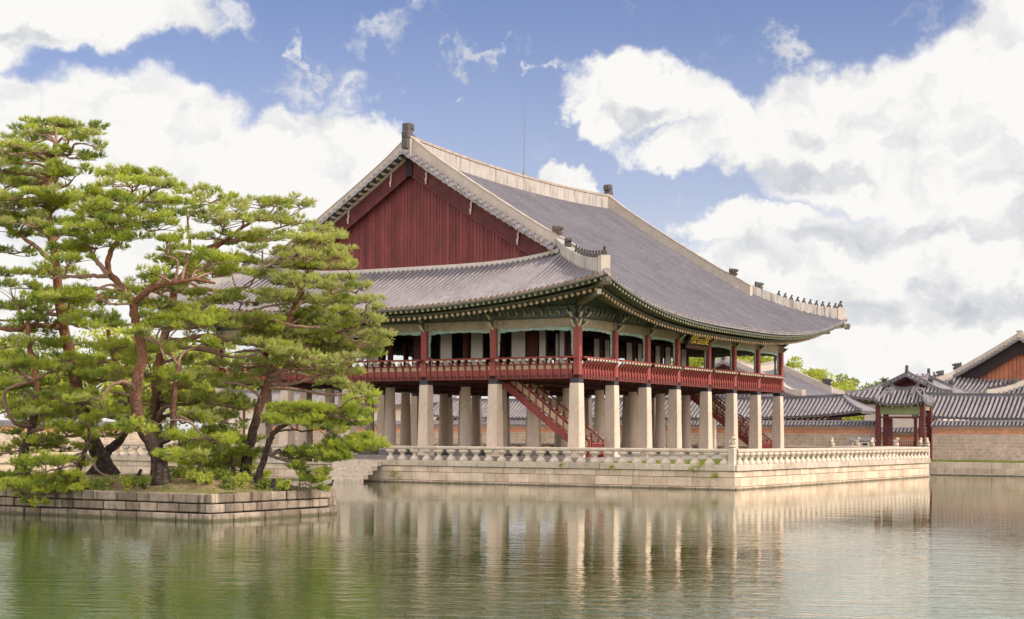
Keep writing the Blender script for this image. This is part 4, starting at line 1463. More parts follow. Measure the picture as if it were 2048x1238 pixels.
for gu in (-1, 1):
    for gv in (-1, 1):
        vv = np.linspace(.25, RF.vg + 1.1, 26)
        zz = []
        for q in vv:
            zz.append(RF.z(15, q) + (0 if q < RF.vg - 2 else .02 * (q - RF.vg + 2) ** 2))
        base = RF.w(np.array([(gu * 14.60, gv * q, z) for q, z in zip(vv, zz)]))
        mb = MB()
        hh = np.interp(vv, [0, 2, RF.vg, RF.vg + 1.1], [1.26, 1.06, .88, .74])
        ridge_wall(mb, base, hh, .46, 0, 1, .07, .3, .05)
        dr = mb.build('descending_ridge', [M_['plaster_low'], M_['capping']], pav)
        mb = MB()
        p = base[-4] + np.array([0, 0, hh[-4] + .14])
        beast(mb, p, RF.d((0, gv, 0))[:2], .80)
        mb.build('beast_head', M_['beast'], dr, bevel=.03)
        # verge tiles: short rolls laid across the gable edge
        vs_ = np.arange(.12, RF.vg + .35, .42)
        cols = []
        for q in vs_:
            z = RF.z(15, q) + .03
            cols.append(RF.w(np.array([(gu * 14.70, gv * q, z + .02), (gu * 15.15, gv * q, z - .01), (gu * 15.60, gv * q, z - .05)])))
        mb = MB()
        sl_ = (RF.z(15, 6.1) - RF.z(15, 5.9)) / .2 * gv
        sd = RF.d(np.array([0, 1, sl_]) / math.hypot(1, sl_))
        tile_slope(mb, np.array(cols), sd, .135, 0, 1, 2, lift=.01, endr=1.2)
        mb.build('verge_tiles' if False else 'verge_tile_row', [M_['tile_grey'], M_['tile_gap'], M_['tile_end_grey']], dr, smooth=True, auto=40)
        # corner ridge on the hip line
        ts = np.linspace(-.06, .93, 22)
        pts = []
        for t in ts:
            a = RF.diag(max(t, 0))
            if t < 0:
                a = a + (RF.diag(.05) - RF.diag(0)) / .05 * t
            pts.append((gu * a[0], gv * a[1], a[2]))
        base = RF.w(np.array(pts))
        mb = MB()
        hh = np.interp(ts, [-.06, .1, .5, .93], [.80, .74, .70, .86])
        ridge_wall(mb, base, hh, .44, 0, None, sink=.3)
        f = RF.d((gu, gv, 0))
        f = f / np.linalg.norm(f)
        yaw = math.atan2(f[1], f[0])
        e = base[-1] + f * .18
        mb.box(e + np.array([0, 0, .36]), (.60, .56, 1.20), 1, [[math.cos(yaw), -math.sin(yaw), 0], [math.sin(yaw), math.cos(yaw), 0], [0, 0, 1]])
        cr_ = mb.build('corner_ridge', [M_['plaster'], M_['plaster_low']], pav)
        top = base + np.array([0, 0, 1.0]) * hh[:, None]
        mb = MB()
        i0 = 5
        beast(mb, top[i0] + np.array([0, 0, .12]), f[:2], .78)
        mb.build('beast_head', M_['charcoal'], cr_, bevel=.02)
        ks = np.linspace(.36, .90, 10)
        first = None
        for k in ks:
            pz = np.array([np.interp(k, ts, top[:, c_]) for c_ in range(3)])
            if first is None:
                mb = MB()
                figure(mb, pz, f[:2], .90)
                first = mb.build('roof_figurine', M_['charcoal'], cr_, smooth=True)
                origin_to(first, pz)
                p0 = pz
            else:
                c2 = first.copy()
                COL.objects.link(c2)
                c2.location = pz
        mb = MB()
        figure(mb, e + np.array([0, 0, .96]), f[:2], 1.15)
        mb.build('roof_figurine', M_['charcoal'], cr_, smooth=True)
        # hip beam and its glazed end
        tip = RF.w(np.array([gu * RF.A, gv * RF.B, RF.eave(RF.A)]))
        inner = RF.w(np.array([gu * (RF.A - 4.2), gv * (RF.B - 4.2), RF.eave(RF.A) - .95]))
        mb = MB()
        mb.beam(inner + np.array([0, 0, -.05]), tip + f * .10 + np.array([0, 0, -.42]), .30, .36, 0)
        mb.beam(inner + np.array([0, 0, -.45]), tip - f * 1.45 + np.array([0, 0, -.98]),   .26, .30, 0)
        mb.prism([(-.20, -.28), (.10, -.30), (.17, -.1), (.12, .14), (-.15, .16)], tip + f * .22 + np.array([0, 0, -.42]), f, (0, 0, 1), (-f[1], f[0], 0), .30, 1)
        mb.box(tip - f * 1.40 + np.array([0, 0, -.98]), (.05, .26, .30), 3, [[math.cos(yaw), -math.sin(yaw), 0], [math.sin(yaw), math.cos(yaw), 0], [0, 0, 1]])
        mb.build('hip_beam', [M_['rafter'], M_['beast'], M_['rafter_end'], M_['cream_bracket']], pav)
        # wide end tile over the corner
        mb = MB()
        mb.tube([tip - f * .9 + np.array([0, 0, .14]), tip - f * .3 + np.array([0, 0, .12]), tip + f * .12 + np.array([0, 0, .10])], [.17, .17, .18], 10, 0)
        mb.build('corner_tile', M_['tile_end_grey'], cr_)

# lightning rod
mb = MB()
zt = RF.z(.8, 0) + 1.10
mb.tube([(18.0, 14.25, zt), (18.02, 14.25, zt + 2.8), (18.06, 14.25, zt + 5.5)], [.035, .028, .012], 6)
mb.lathe((18.0, 14.25, zt), [(.20, 0), (.16, .12), (.06, .5), (.04, .62)], 8)
mb.build('lightning_rod', M_['steel'], pav)

# name board
import_font = None
ang = math.atan2(.75, 1.30)
nb_c = Vector((17.35, -.72, 10.12))
Rn = Matrix.Rotation(math.radians(90) + ang * .9, 3, 'X')       # local x along, y up the board, z outward
Rnp = np.array(Rn)
mb = MB()
mb.box(nb_c, (3.30, 1.50, .12), 0, Rnp)
pl = mb.build('name_board', M_['plaque'], pav)
mb = MB()
for q, sz in (((0, .84, .05), (3.75, .26, .14)), ((0, -.84, .05), (3.75, .26, .14)), ((-1.76, 0, .05), (.26, 1.42, .14)), ((1.76, 0, .05), (.26, 1.42, .14))):
    mb.box(np.array(nb_c) + Rnp @ np.array(q), sz, 0, Rnp)
mb.build('frame', M_['plaque_frame'], pl, bevel=.03)
for ch, x in (('樓', -1.08), ('會', 0.0), ('慶', 1.08)):
    cu = bpy.data.curves.new('character', 'FONT')
    cu.body = ch
    cu.size = 1.22
    cu.extrude = .02
    cu.offset = 0.010
    cu.align_x, cu.align_y = 'CENTER', 'CENTER'
    to = bpy.data.objects.new('character', cu)
    COL.objects.link(to)
    bpy.context.view_layer.update()
    me = bpy.data.meshes.new_from_object(to.evaluated_get(bpy.context.evaluated_depsgraph_get()))
    bpy.data.objects.remove(to)
    co = np.empty(len(me.vertices) * 3)
    me.vertices.foreach_get('co', co)
    co = co.reshape(-1, 3)
    if len(co):
        co[:, :2] -= (co[:, :2].max(0) + co[:, :2].min(0)) / 2
        me.vertices.foreach_set('co', co.reshape(-1))
    o = bpy.data.objects.new('character', me)
    COL.objects.link(o)
    me.materials.clear()
    me.materials.append(M_['gold'])
    o.matrix_world = Matrix.Translation(nb_c + Rn @ Vector((x, 0, .085))) @ Rn.to_4x4()
    o.parent = pl
    o.matrix_parent_inverse = Matrix.Translation(-wloc(pl))


# staircases under the floor
def stair(x, ytop, ybot, w, mats):
    m0, m1, mpan = mats
    z0, z1 = 1.68, 6.55
    d = np.array([0, ybot - ytop, z0 - z1])
    L = np.linalg.norm(d)
    d /= L
    nrm = np.array([0, d[2], -d[1]])
    if nrm[2] < 0:
        nrm = -nrm
    mb = MB()
    n = 20
    for g in (-1, 1):
        a = np.array([x + g * w / 2, ytop, z1])
        b = np.array([x + g * w / 2, ybot, z0])
        mb.beam(a + nrm * .05, b + nrm * .05, .10, .42, 0, up=nrm)
    for k in range(n):
        t = (k + .5) / n
        mb.box((x, ytop + (ybot - ytop) * t, z1 + (z0 - z1) * t), (w - .1, .30, .05), 0)
    s = mb.build('staircase', m0, pav)
    for g in (-1, 1):
        mb = MB()
        a = np.array([x + g * w / 2, ytop, z1])
        b = np.array([x + g * w / 2, ybot, z0])
        v = np.array([0, 0, 1.0])
        mb.beam(a + v * 1.12, b + v * 1.12, .10, .09, 0, up=nrm)
        mb.beam(a + v * .50, b + v * .50, .08, .07, 0, up=nrm)
        mb.beam(a + v * .74, b + v * .74, .03, .34, 1, up=nrm)
        for k in range(13):
            t = (k + .5) / 13
            p = a + (b - a) * t
            mb.box(p + v * .62, (.085, .11, .70), 0)
            mb.prism([(-.05, -.10), (.05, -.10), (.13, .03), (-.13, .03)], p + v * 1.02 + np.array([0, (ybot - ytop) / 26, 0]), (0, 1, 0), (0, 0, 1), (1, 0, 0), .10, 2)
        mb.box(b + v * .55 + np.array([0, -.10, 0]), (.13, .13, 1.16), 0)
        mb.build('stair_rail', [m1, mpan, M_['cream_bracket']], s)


stair(2.6, 6.55, .05, 1.9, (M_['red_lit'] if 'red_lit' in M_ else M_['red'], M_['red'], M_['panel_tan']))
stair(31.9, 6.55, .05, 1.9, (M_['red'], M_['red'], M_['panel_tan']))
# low red gate at the foot of the near stair
for x in (2.6, 31.9):
    mb = MB()
    for z in (1.95, 2.55):
        mb.box((x, -.16, z), (1.7, .06, .07))
    for k in range(9):
        mb.box((x - .8 + k * .2, -.16, 2.2), (.05, .05, .72))
    mb.build('stair_gate', M_['red'], pav)
# ------------------------------------------------------------------ courtyard wall, gate and palace roofs beyond the pond
WX = 50.0


def palace_wall(name, label, a, b, out, z0=1.05, z1=4.40, seed=1):
    """stone courses below, brick band above, small tiled roof on top"""
    a, b, out = np.array(a, float), np.array(b, float), np.array(out, float)
    t = thing(name, label, 'wall', (*((a + b) / 2), z0))
    d = b - a
    L = np.linalg.norm(d)
    d /= L
    R = np.array([[d[0], out[0], 0], [d[1], out[1], 0], [0, 0, 1]])
    rg = random.Random(seed)

    def P(x, o, z):
        return np.array([*(a + d * x + out * o), z])
    mb = MB()
    zs = z1 - 1.10
    mb.box(P(L / 2, -.30, (z0 - .3 + z1 - .5) / 2), (L, .56, z1 - .5 - z0 + .3), 0, R)
    body = mb.build('wall_body', M_['mortar'], t)
    mb = MB()
    n = int(round((zs - z0) / .275))
    for k in range(n):
        za, zb = z0 + (zs - z0) * k / n, z0 + (zs - z0) * (k + 1) / n
        x = -.3 * (k % 2)
        while x < L:
            w = rg.uniform(.27, .42)
            xa, xb = max(0, x), min(L, x + w)
            if xb - xa > .1:
                mb.box(P((xa + xb) / 2, -.0, (za + zb) / 2), (xb - xa - .055, .06, zb - za - .05), 0, R)
            x += w
    mb.build('stone_course', M_['wallstone'], t)
    mb = MB()
    for k in range(5):
        za = zs + .04 + .102 * k
        x = -.16 * (k % 2)
        while x < L:
            xa, xb = max(0, x), min(L, x + .31)
            if xb - xa > .05:
                mb.box(P((xa + xb) / 2, .0, za + .04), (xb - xa - .035, .06, .078), 0, R)
            x += .31
    mb.build('brick_band', M_['brick'], t)
    mb = MB()
    m = int(L / .34)
    for sg in (1, -1):
        cols = [[P(L * k / m, sg * .03 - .30, z1 - .03), P(L * k / m, sg * .30 - .30, z1 - .20), P(L * k / m, sg * .62 - .30, z1 - .36)] for k in range(m + 1)]
        if sg < 0:
            pass
        tile_slope(mb, np.array(cols), (d[0], d[1], 0), .10, 0, 1, 2)
    mb.tube([P(0, -.30, z1), P(L, -.30, z1)], .13, 8, 0)
    mb.box(P(L / 2, -.30, z1 - .45), (L, .86, .10), 3, R)
    mb.build('tile_coping', [M_['tile_grey'], M_['tile_gap'], M_['halltile'], M_['cement']], t)
    return t


palace_wall('courtyard_wall', 'stone and brick courtyard wall with tiled coping to the right of the gate', (WX, -8.15), (WX, -40), (-1, 0), seed=2)
palace_wall('courtyard_wall', 'stone and brick courtyard wall with tiled coping running left from the gate behind the pavilion', (WX, 66), (WX, -3.2), (-1, 0), seed=3)
palace_wall('courtyard_wall', 'low inner wall with orange bricks seen through the open gate', (56.2, 3), (56.2, -16), (-1, 0), z0=1.05, z1=3.85, seed=4)


def hall(name, label, cat, c, rot, L, A, B, zr, ze, rl, el, zg, vg, zbase, sp=.5, mats=None, ridge='plaster', gable='orange', figures=4, rh=.7, wall='gate_red', zew=None, nt=10, heads=True, beasts='charcoal', finials=True, bscale=.95):
    """palace building seen from afar: walls, hip-and-gable roof, ridges, gable boards, figures"""
    t = thing(name, label, cat, (c[0], c[1], zbase))
    R = HipGable(c, rot, L, A, B, zr, ze, rl, el, zg, vg, zew=zew if zew else ze + .2)
    tm, gm, em = mats or (M_['tile'], M_['tile_gap'], M_['halltile'])
    for sgn in (-1, 1):
        mb = MB()
        tile_slope(mb, R.side_cols(sgn, sp, nt), R.d((1, 0, 0)), sp * .29, 0, 1, 2, seg=4)
        mb.build('roof_slope', [tm, gm, em], t, smooth=True, auto=40)
        mb = MB()
        tile_slope(mb, R.end_cols(sgn, sp, max(5, nt // 2)), R.d((0, 1, 0)), sp * .29, 0, 1, 2, seg=4)
        mb.build('hip_skirt', [tm, gm, em], t, smooth=True, auto=40)
    for sd in 'SWNE':
        eave_tier(R, sd, sp * 1.5, min(B, A) * .42, t, RM, k=.8, ends=False)
    pm = M_[ridge]
    us = np.linspace(-L - .1, L + .1, 15)
    mb = MB()
    ridge_wall(mb, R.w(np.stack([us, 0 * us, np.array([R.z(u, 0) for u in us])], 1)), rh, rh * .55, 0, 1, rh * .16)
    mr = mb.build('main_ridge', [pm, M_['capping'] if ridge != 'tile_grey' else pm], t)
    for g in (-1, 1) if finials else ():
        p = R.w(np.array([g * (L + .1), 0, R.z(L, 0)]))
        ax = R.d((-g, 0, 0))
        mb = MB()
        k = rh / 1.1
        mb.prism([(-.1 * k, .3 * k), (.5 * k, .6 * k), (.9 * k, 1.0 * k), (.6 * k, 1.4 * k), (.85 * k, 1.9 * k), (.5 * k, 2.3 * k), (-.05 * k, 2.2 * k)], p, ax, (0, 0, 1), R.d((0, 1, 0)), .5 * k)
        mb.build('ridge_finial', M_['charcoal'], mr)
    for g in (-1, 1):
        mb = MB()
        n = 16
        vv = np.linspace(-vg - .2, vg + .2, n * 2 + 1)
        rg = random.Random(3)
        for i in range(2 * n):
            za, zb = R.z(L, vv[i]) - .25, R.z(L, vv[i + 1]) - .25
            w = .02
            vs = []
            for uu in (L - .9, L - .8 + rg.uniform(-.01, .01)):
                vs += [(g * uu, vv[i] + w, zg - .6), (g * uu, vv[i + 1] - w, zg - .6), (g * uu, vv[i + 1] - w, zb), (g * uu, vv[i] + w, za)]
            mb.add(R.w(np.array(vs)), [(0, 1, 2, 3), (4, 7, 6, 5), (0, 4, 5, 1), (1, 5, 6, 2), (2, 6, 7, 3), (3, 7, 4, 0)], 0)
        gw = mb.build('gable_wall', M_[gable], t)
        bd = bscale * (R.z(L, 0) - zg) / 5.4
        for sv in (-1, 1):
            mb = MB()
            q = np.linspace(0, vg + .25, 10)
            top = R.w(np.array([(g * (L - .35), sv * x, R.z(L, x) - .10) for x in q]))
            bot = R.w(np.array([(g * (L - .35), sv * x, R.z(L, x) - .15 - bd) for x in q]))
            mb.strip(top, bot, R.d((1, 0, 0)), .1)
            mb.build('bargeboard', M_['dark_wood'] if gable == 'orange' else M_['barge'], gw)
            cols = []
            for x in np.arange(.1, vg + .4, sp):
                z = R.z(L, x) + .02
                cols.append(R.w(np.array([(g * (L - .25), sv * x, z), (g * (L + .1), sv * x, z), (g * (L + .42), sv * x, z - .02)])))
            mb = MB()
            sl_ = (R.z(L, vg / 2 + .1) - R.z(L, vg / 2 - .1)) / .2 * sv
            tile_slope(mb, np.array(cols), R.d(np.array([0, 1, sl_]) / math.hypot(1, sl_)), sp * .33, 0, 1, 2, endr=1.25)
            q = np.linspace(.15, vg + .5, 12)
            b_ = R.w(np.array([(g * (L - .25), sv * x, R.z(L, x)) for x in q]))
            ridge_wall(mb, b_, rh * .85, rh * .5, 3, None)
            dr = mb.build('descending_ridge', [tm, gm, em, pm], t)
            if heads:
                mb = MB()
                beast(mb, b_[-2] + np.array([0, 0, rh * .85 + .1]), R.d((0, sv, 0))[:2], rh * 1.2)
                mb.build('beast_head', M_[beasts], dr)
            ts = np.linspace(-.05, .95, 12)
            pts = np.array([R.diag(max(x, 0)) for x in ts])
            b_ = R.w(pts * np.array([g, sv, 1]))
            mb = MB()
            ridge_wall(mb, b_, np.interp(ts, [-.05, .5, .95], [rh * .75, rh * .62, rh * .78]), rh * .45, 0, None)
            f = R.d((g, sv, 0))
            cr_ = mb.build('corner_ridge', [pm], t)
            if figures:
                first = None
                for x in np.linspace(.35, .88, figures + 1):
                    pz = np.array([np.interp(x, ts, b_[:, c_]) for c_ in range(3)]) + np.array([0, 0, rh * .66])
                    if first is None:
                        mb = MB()
                        beast(mb, pz + np.array([0, 0, .1]), f[:2], rh * 1.0)
                        mb.build('beast_head', M_['charcoal'], cr_)
                        first = 0
                    elif first == 0:
                        mb = MB()
                        figure(mb, pz, f[:2], rh * 1.35)
                        first = mb.build('roof_figurine', M_['charcoal'], cr_)
                        origin_to(first, pz)
                    else:
                        c2 = first.copy()
                        COL.objects.link(c2)
                        c2.location = pz
    mb = MB()
    ov = min(A, B) * .30
    cs = R.w(np.array([(-A + ov, -B + ov, 0), (A - ov, -B + ov, 0), (A - ov, B - ov, 0), (-A + ov, B - ov, 0)]))
    vs = np.concatenate([cs + [0, 0, zbase - .3], cs + [0, 0, ze - .2]])
    mb.add(vs, [(0, 1, 5, 4), (1, 2, 6, 5), (2, 3, 7, 6), (3, 0, 4, 7), (4, 5, 6, 7)], 0)
    mb.build('wall', M_[wall], t)
    return t, R


def corridor(name, label, x, y0, y1, zr, ze, half, hip=0.0, wallm='gate_red'):
    """long single storey range, ridge along the wall"""
    t = thing(name, label, 'building', (x, (y0 + y1) / 2, 1.05))
    n = int(abs(y1 - y0) / .40)
    ys = np.linspace(y0, y1, n + 1)
    tt = np.linspace(0, 1, 8)
    for sg in (-1, 1):
        cols = []
        for y in ys:
            up = .35 * (abs(y - (y0 + y1) / 2) / (abs(y1 - y0) / 2)) ** 6
            cols.append(np.stack([x + sg * half * tt, np.full(8, y), zr - (zr - ze) * (1.12 * tt - .12 * tt * tt) + up * (.6 + .4 * tt)], 1))
        if hip:
            hc = []
            for y in np.arange(y0 - hip + .05, y0, .40):
                q = (y0 - y) / hip
                t_ = q + (1 - q) * tt
                hc.append(np.stack([x + sg * half * t_, np.full(8, y), zr - (zr - ze) * (1.12 * t_ - .12 * t_ * t_) + .35 * (.6 + .4 * t_) + .30 * q * t_], 1))
            cols = hc + cols
        mb = MB()
        tile_slope(mb, np.array(cols), (0, 1, 0), .125, 0, 1, 2, seg=4)
        mb.build('roof_slope', [M_['tile_w'], M_['tile_gap'], M_['tile_grey']], t, smooth=True, auto=40)
    if hip:
        cols = []
        for u in np.linspace(-half, half, int(half * 5) | 1):
            q = abs(u) / half
            zt_ = zr - (zr - ze) * (1.12 * q - .12 * q * q) + .35 * (.6 + .4 * q) + .30 * q * q
            yy = y0 - hip * q
            cols.append(np.stack([np.full(8, x + u), yy + (y0 - hip - yy) * tt, zt_ + (ze + .55 - zt_) * tt], 1))
        mb = MB()
        tile_slope(mb, np.array(cols), (1, 0, 0), .125, 0, 1, 2, seg=4)
        mb.build('hip_skirt', [M_['tile_w'], M_['tile_gap'], M_['tile_grey']], t, smooth=True, auto=40)
        for sg in (-1, 1):
            q = np.linspace(0, 1, 8)
            b_ = np.stack([x + sg * half * q, y0 - hip * q, zr - (zr - ze) * (1.12 * q - .12 * q * q) + .35 * (.6 + .4 * q) + .30 * q * q], 1)
            mb = MB()
            ridge_wall(mb, b_, .26, .30, 0, None)
            mb.build('corner_ridge', M_['tile_grey'], t)
    mb = MB()
    ups = .35 * .6 * (np.abs(ys - (y0 + y1) / 2) / (abs(y1 - y0) / 2)) ** 6
    ridge_wall(mb, np.stack([np.full(n + 1, x), ys, zr + ups], 1), .34, .34, 0, 1, .08)
    mb.build('main_ridge', [M_['tile_grey'], M_['tile_grey']], t)
    for ye, g in ((y0, -1 if y0 < y1 else 1), (y1, 1 if y0 < y1 else -1))[1 if hip else 0:]:
        for sg in (-1, 1):
            mb = MB()
            q = np.linspace(0, 1, 8)
            b_ = np.stack([x + sg * half * q, np.full(8, ye), zr + .2 - (zr - ze) * (1.12 * q - .12 * q * q)], 1)
            ridge_wall(mb, b_, .26, .30, 0, None)
            mb.build('verge_ridge', M_['tile_grey'], t)
        mb = MB()
        mb.add([(x - half * .9, ye - g * .5, ze - .4), (x + half * .9, ye - g * .5, ze - .4), (x, ye - g * .5, zr - .1)], [(0, 1, 2)], 0)
        mb.build('gable_wall', M_['mortar'], t)
    mb = MB()
    a, b = min(y0, y1) + .6, max(y0, y1) - .6
    mb.span((x - half * .62, a, .9), (x + half * .62, b, ze - .1), 0)
    mb.span((x - half * .66, a, ze - .50), (x + half * .66, b, ze - .28), 1)
    k = int((b - a) / .55)
    for i in range(k):
        yy = a + (b - a) * (i + .5) / k
        mb.tube([(x - half * .98, yy, ze - .10), (x - half * .6, yy, ze + .22)], .07, 6, 2)
    for i in range(int((b - a) / 2.7) + 1):
        yy = a + 2.7 * i
        mb.span((x - half * .66, yy - .14, .9), (x - half * .60, yy + .14, ze - .3), 3)
    mb.build('wall', [M_[wallm], M_['rafter_end'], M_['rafter_end'], M_['gate_red']], t)
    return t


corridor('service_range', 'long tiled range behind the courtyard wall left of the gate', 57.5, 2.3, 47, 6.55, 4.78, 2.9, hip=2.6, wallm='red_dark')
corridor('service_range', 'long tiled range behind the courtyard wall right of the gate', 60.0, -4.5, -46, 6.75, 4.70, 3.2)
corridor('service_range', 'pale walled range with an orange band seen between the left stone pillars', 66.0, 50, 84, 8.0, 6.4, 2.9, wallm='mortar')

# gate
GT = (50.0, -5.65)
gate, GR = hall('courtyard_gate', 'small tiled gate with dark red posts in the courtyard wall', 'gate', GT, math.pi / 2, 1.15, 2.2, 1.65, 7.10, 5.85, .20, .42, 6.75, .36, 1.05,
                sp=.36, mats=(M_['tile_w'], M_['tile_gap'], M_['tile_grey']), ridge='tile_grey', gable='gate_red', figures=0, rh=.34, zew=5.95, nt=8, heads=False)
for ch in list(gate.children):
    if ch.name.startswith('wall'):
        bpy.data.objects.remove(ch)
mb = MB()
for x in (48.9, 51.1):
    for y in (GT[1] - 1.95, GT[1] + 1.95):
        m2 = MB()
        m2.box((x, y, 3.4), (.40, .40, 4.8))
        m2.build('gate_post', M_['gate_red'], gate, bevel=.02)
m2 = MB()
for x in (48.9, 51.1):
    m2.span((x - .14, GT[1] - 1.75, 5.05), (x + .14, GT[1] + 1.75, 5.72), 0)
    m2.span((x - .10, GT[1] - 1.75, 4.72), (x + .10, GT[1] + 1.75, 4.86), 1)
m2.span((49.1, GT[1] - 2.0, 5.4), (50.9, GT[1] - 1.9, 5.75), 0)
m2.span((49.1, GT[1] + 1.9, 5.4), (50.9, GT[1] + 2.0, 5.75), 0)
m2.build('lintel', [M_['green_board'], M_['gate_red']], gate)
for g in (-1, 1):
    m2 = MB()
    m2.span((50.0, GT[1] + g * 1.30, 1.2), (51.0, GT[1] + g * 1.38, 4.7), 0)
    m2.span((49.2, GT[1] + g * 1.10 - .25 * (g < 0), 1.2), (49.4, GT[1] + g * 1.10 + .25 * (g > 0) + .22 * (g > 0), 4.72), 0)
    m2.build('door_leaf', M_['gate_red'], gate)
m2 = MB()
for z in (1.75, 2.35):
    m2.span((49.7, GT[1] - 1.1, z), (49.76, GT[1] + 1.1, z + .07), 0)
for k in range(12):
    y = GT[1] - 1.1 + 2.2 * k / 11
    m2.span((49.69, y - .035, 1.2), (49.77, y + .035, 2.75), 0)
m2.build('picket_barrier', M_['red'], gate)

# halls beyond
hall('gabled_hall', 'small grey roofed hall rising directly behind the gate with its gable to the pond', 'hall', tuple(at(1813, 800, 160)[:2] + np.array([4.0, 0])), 0, 4.0, 7.0, 5.6, 8.95, 6.55, .35, .75, 7.75, 2.1, 1.05,
     sp=.45, mats=(M_['tile_w'], M_['tile_gap'], M_['tile_grey']), ridge='tile_grey', gable='barge', figures=0, rh=.5, nt=8, wall='mortar')
p = at(2038, 800, 190)
hall('gabled_hall', 'great hall with an orange board gable and white ridges at the right edge', 'hall', (p[0] + 9.0, p[1]), 0, 9.0, 13.4, 11.6, 14.55, 8.0, .4, 1.4, 10.0, 7.7, 1.05,
     sp=.5, mats=(M_['tile_w'], M_['tile_gap'], M_['halltile']), ridge='plaster_low', gable='orange', figures=4, rh=1.0, zew=8.25, nt=12, finials=False, bscale=1.7)
p = at(1968, 800, 168)
hall('gabled_hall', 'lower hall whose white corner ridge climbs out of the right edge', 'hall', (p[0] + 8.0, p[1] - 9.0), 0, 4.5, 8.0, 9.0, 11.6, 6.6, .3, .9, 8.3, 5.0, 1.05,
     sp=.45, mats=(M_['tile'], M_['tile_gap'], M_['tile_grey']), ridge='plaster_low', gable='orange', figures=5, rh=.8, nt=10)
p = at(1447, 800, 178)
hall('gabled_hall', 'hall with sagging white ridge and broad grey slope beyond the right end of the pavilion', 'hall', (p[0] + 8.2, p[1]), 0, 8.2, 12.6, 11.2, 10.6, 6.1, .75, 1.2, 7.7, 6.6, 1.05,
     sp=.5, mats=(M_['tile'], M_['tile_gap'], M_['halltile']), ridge='plaster_low', gable='panel_white', figures=0, rh=1.0, nt=12)

# little plastered box with a tiled lid on the bank
p = at(1725, 893, 137)
t = thing('chimney_box', 'squat whitewashed box with a dark tiled lid and two black vents left of the gate', 'chimney', (p[0], p[1], 1.05))
mb = MB()
R45 = [[0, -1, 0], [1, 0, 0], [0, 0, 1]]
mb.box((p[0], p[1], 1.85), (1.0, 1.55, 1.65), 0)
mb.build('body', M_['white_wash'], t, bevel=.02)
for g in (-.38, .38):
    mb = MB()
    mb.box((p[0] - .5, p[1] + g, 2.42), (.06, .42, .16))
    mb.build('vent', M_['black'], t)
mb = MB()
mb.prism([(-.75, 2.68), (.75, 2.68), (.60, 2.80), (.18, 3.00), (-.18, 3.00), (-.60, 2.80)], (p[0], p[1], 0), (1, 0, 0), (0, 0, 1), (0, 1, 0), 1.95)
for k in range(8):
    y = p[1] - .88 + 1.76 * k / 7
    mb.tube([(p[0] - .15, y, 3.00), (p[0] - .75, y, 2.71)], .07, 6)
mb.build('lid', M_['tile_grey'], t)


# ------------------------------------------------------------------ broadleaf trees beyond
def leaf_cloud(mb, centers, radii, per, size, rng, mi=0, flat=.75):
    C_ = np.repeat(np.asarray(centers, float), per, 0)
    Rr = np.repeat(np.asarray(radii, float), per)
    n = len(C_)
    d = rng.normal(size=(n, 3))
    d /= np.linalg.norm(d, axis=1)[:, None]
    r = Rr * rng.uniform(.35, 1.05, n) ** .6
    p = C_ + d * r[:, None] * np.array([1, 1, flat])
    a = rng.normal(size=(n, 3))
    a /= np.linalg.norm(a, axis=1)[:, None]
    b = np.cross(a, rng.normal(size=(n, 3)))
    b /= np.linalg.norm(b, axis=1)[:, None]
    s = size * rng.uniform(.6, 1.3, n)[:, None]
    V = np.stack([p - a * s, p + b * s * .5, p + a * s, p - b * s * .5], 1).reshape(-1, 3)
    mb.arr(V, np.arange(n * 4).reshape(-1, 4), mi)


def broadleaf(x, y, h, cr, seed, label, m='leaf', z0=1.0, dens=1.0, leaf=.26, narrow=1.0):
    rng = np.random.default_rng(seed)
    t = thing('broadleaf_tree', label, 'tree', (x, y, z0), 'trees behind the palace walls')
    mb = MB()
    b = np.array([x, y, z0])
    top = b + [rng.normal(0, .3), rng.normal(0, .3), h * .82]
    mb.tube([b, b + (top - b) * .35 + [.1, -.1, 0], b + (top - b) * .7 + [-.15, .1, 0], top], [h * .028, h * .022, h * .013, h * .004], 8)
    cs, rs = [], []
    for k in range(int(17 * dens)):
        f = rng.uniform(.35, 1.0)
        an = rng.uniform(0, 6.28)
        rad = cr * narrow * math.sqrt(max(.04, 1 - ((f - .6) / .45) ** 2)) * rng.uniform(.35, .95)
        e = b + np.array([math.cos(an) * rad, math.sin(an) * rad, h * (f * .92)])
        s0 = b + (top - b) * (f * .75)
        mb.tube([s0, (s0 + e) / 2 + [0, 0, .25], e], [h * .010, h * .007, h * .003], 5)
        cs.append(e)
        rs.append(cr * rng.uniform(.26, .42))
    mb.build('trunk', M_['bark_grey'], t)
    m2 = MB()
    leaf_cloud(m2, cs, rs, int(150 * dens), leaf, rng)
    m2.build('crown', M_[m], t)


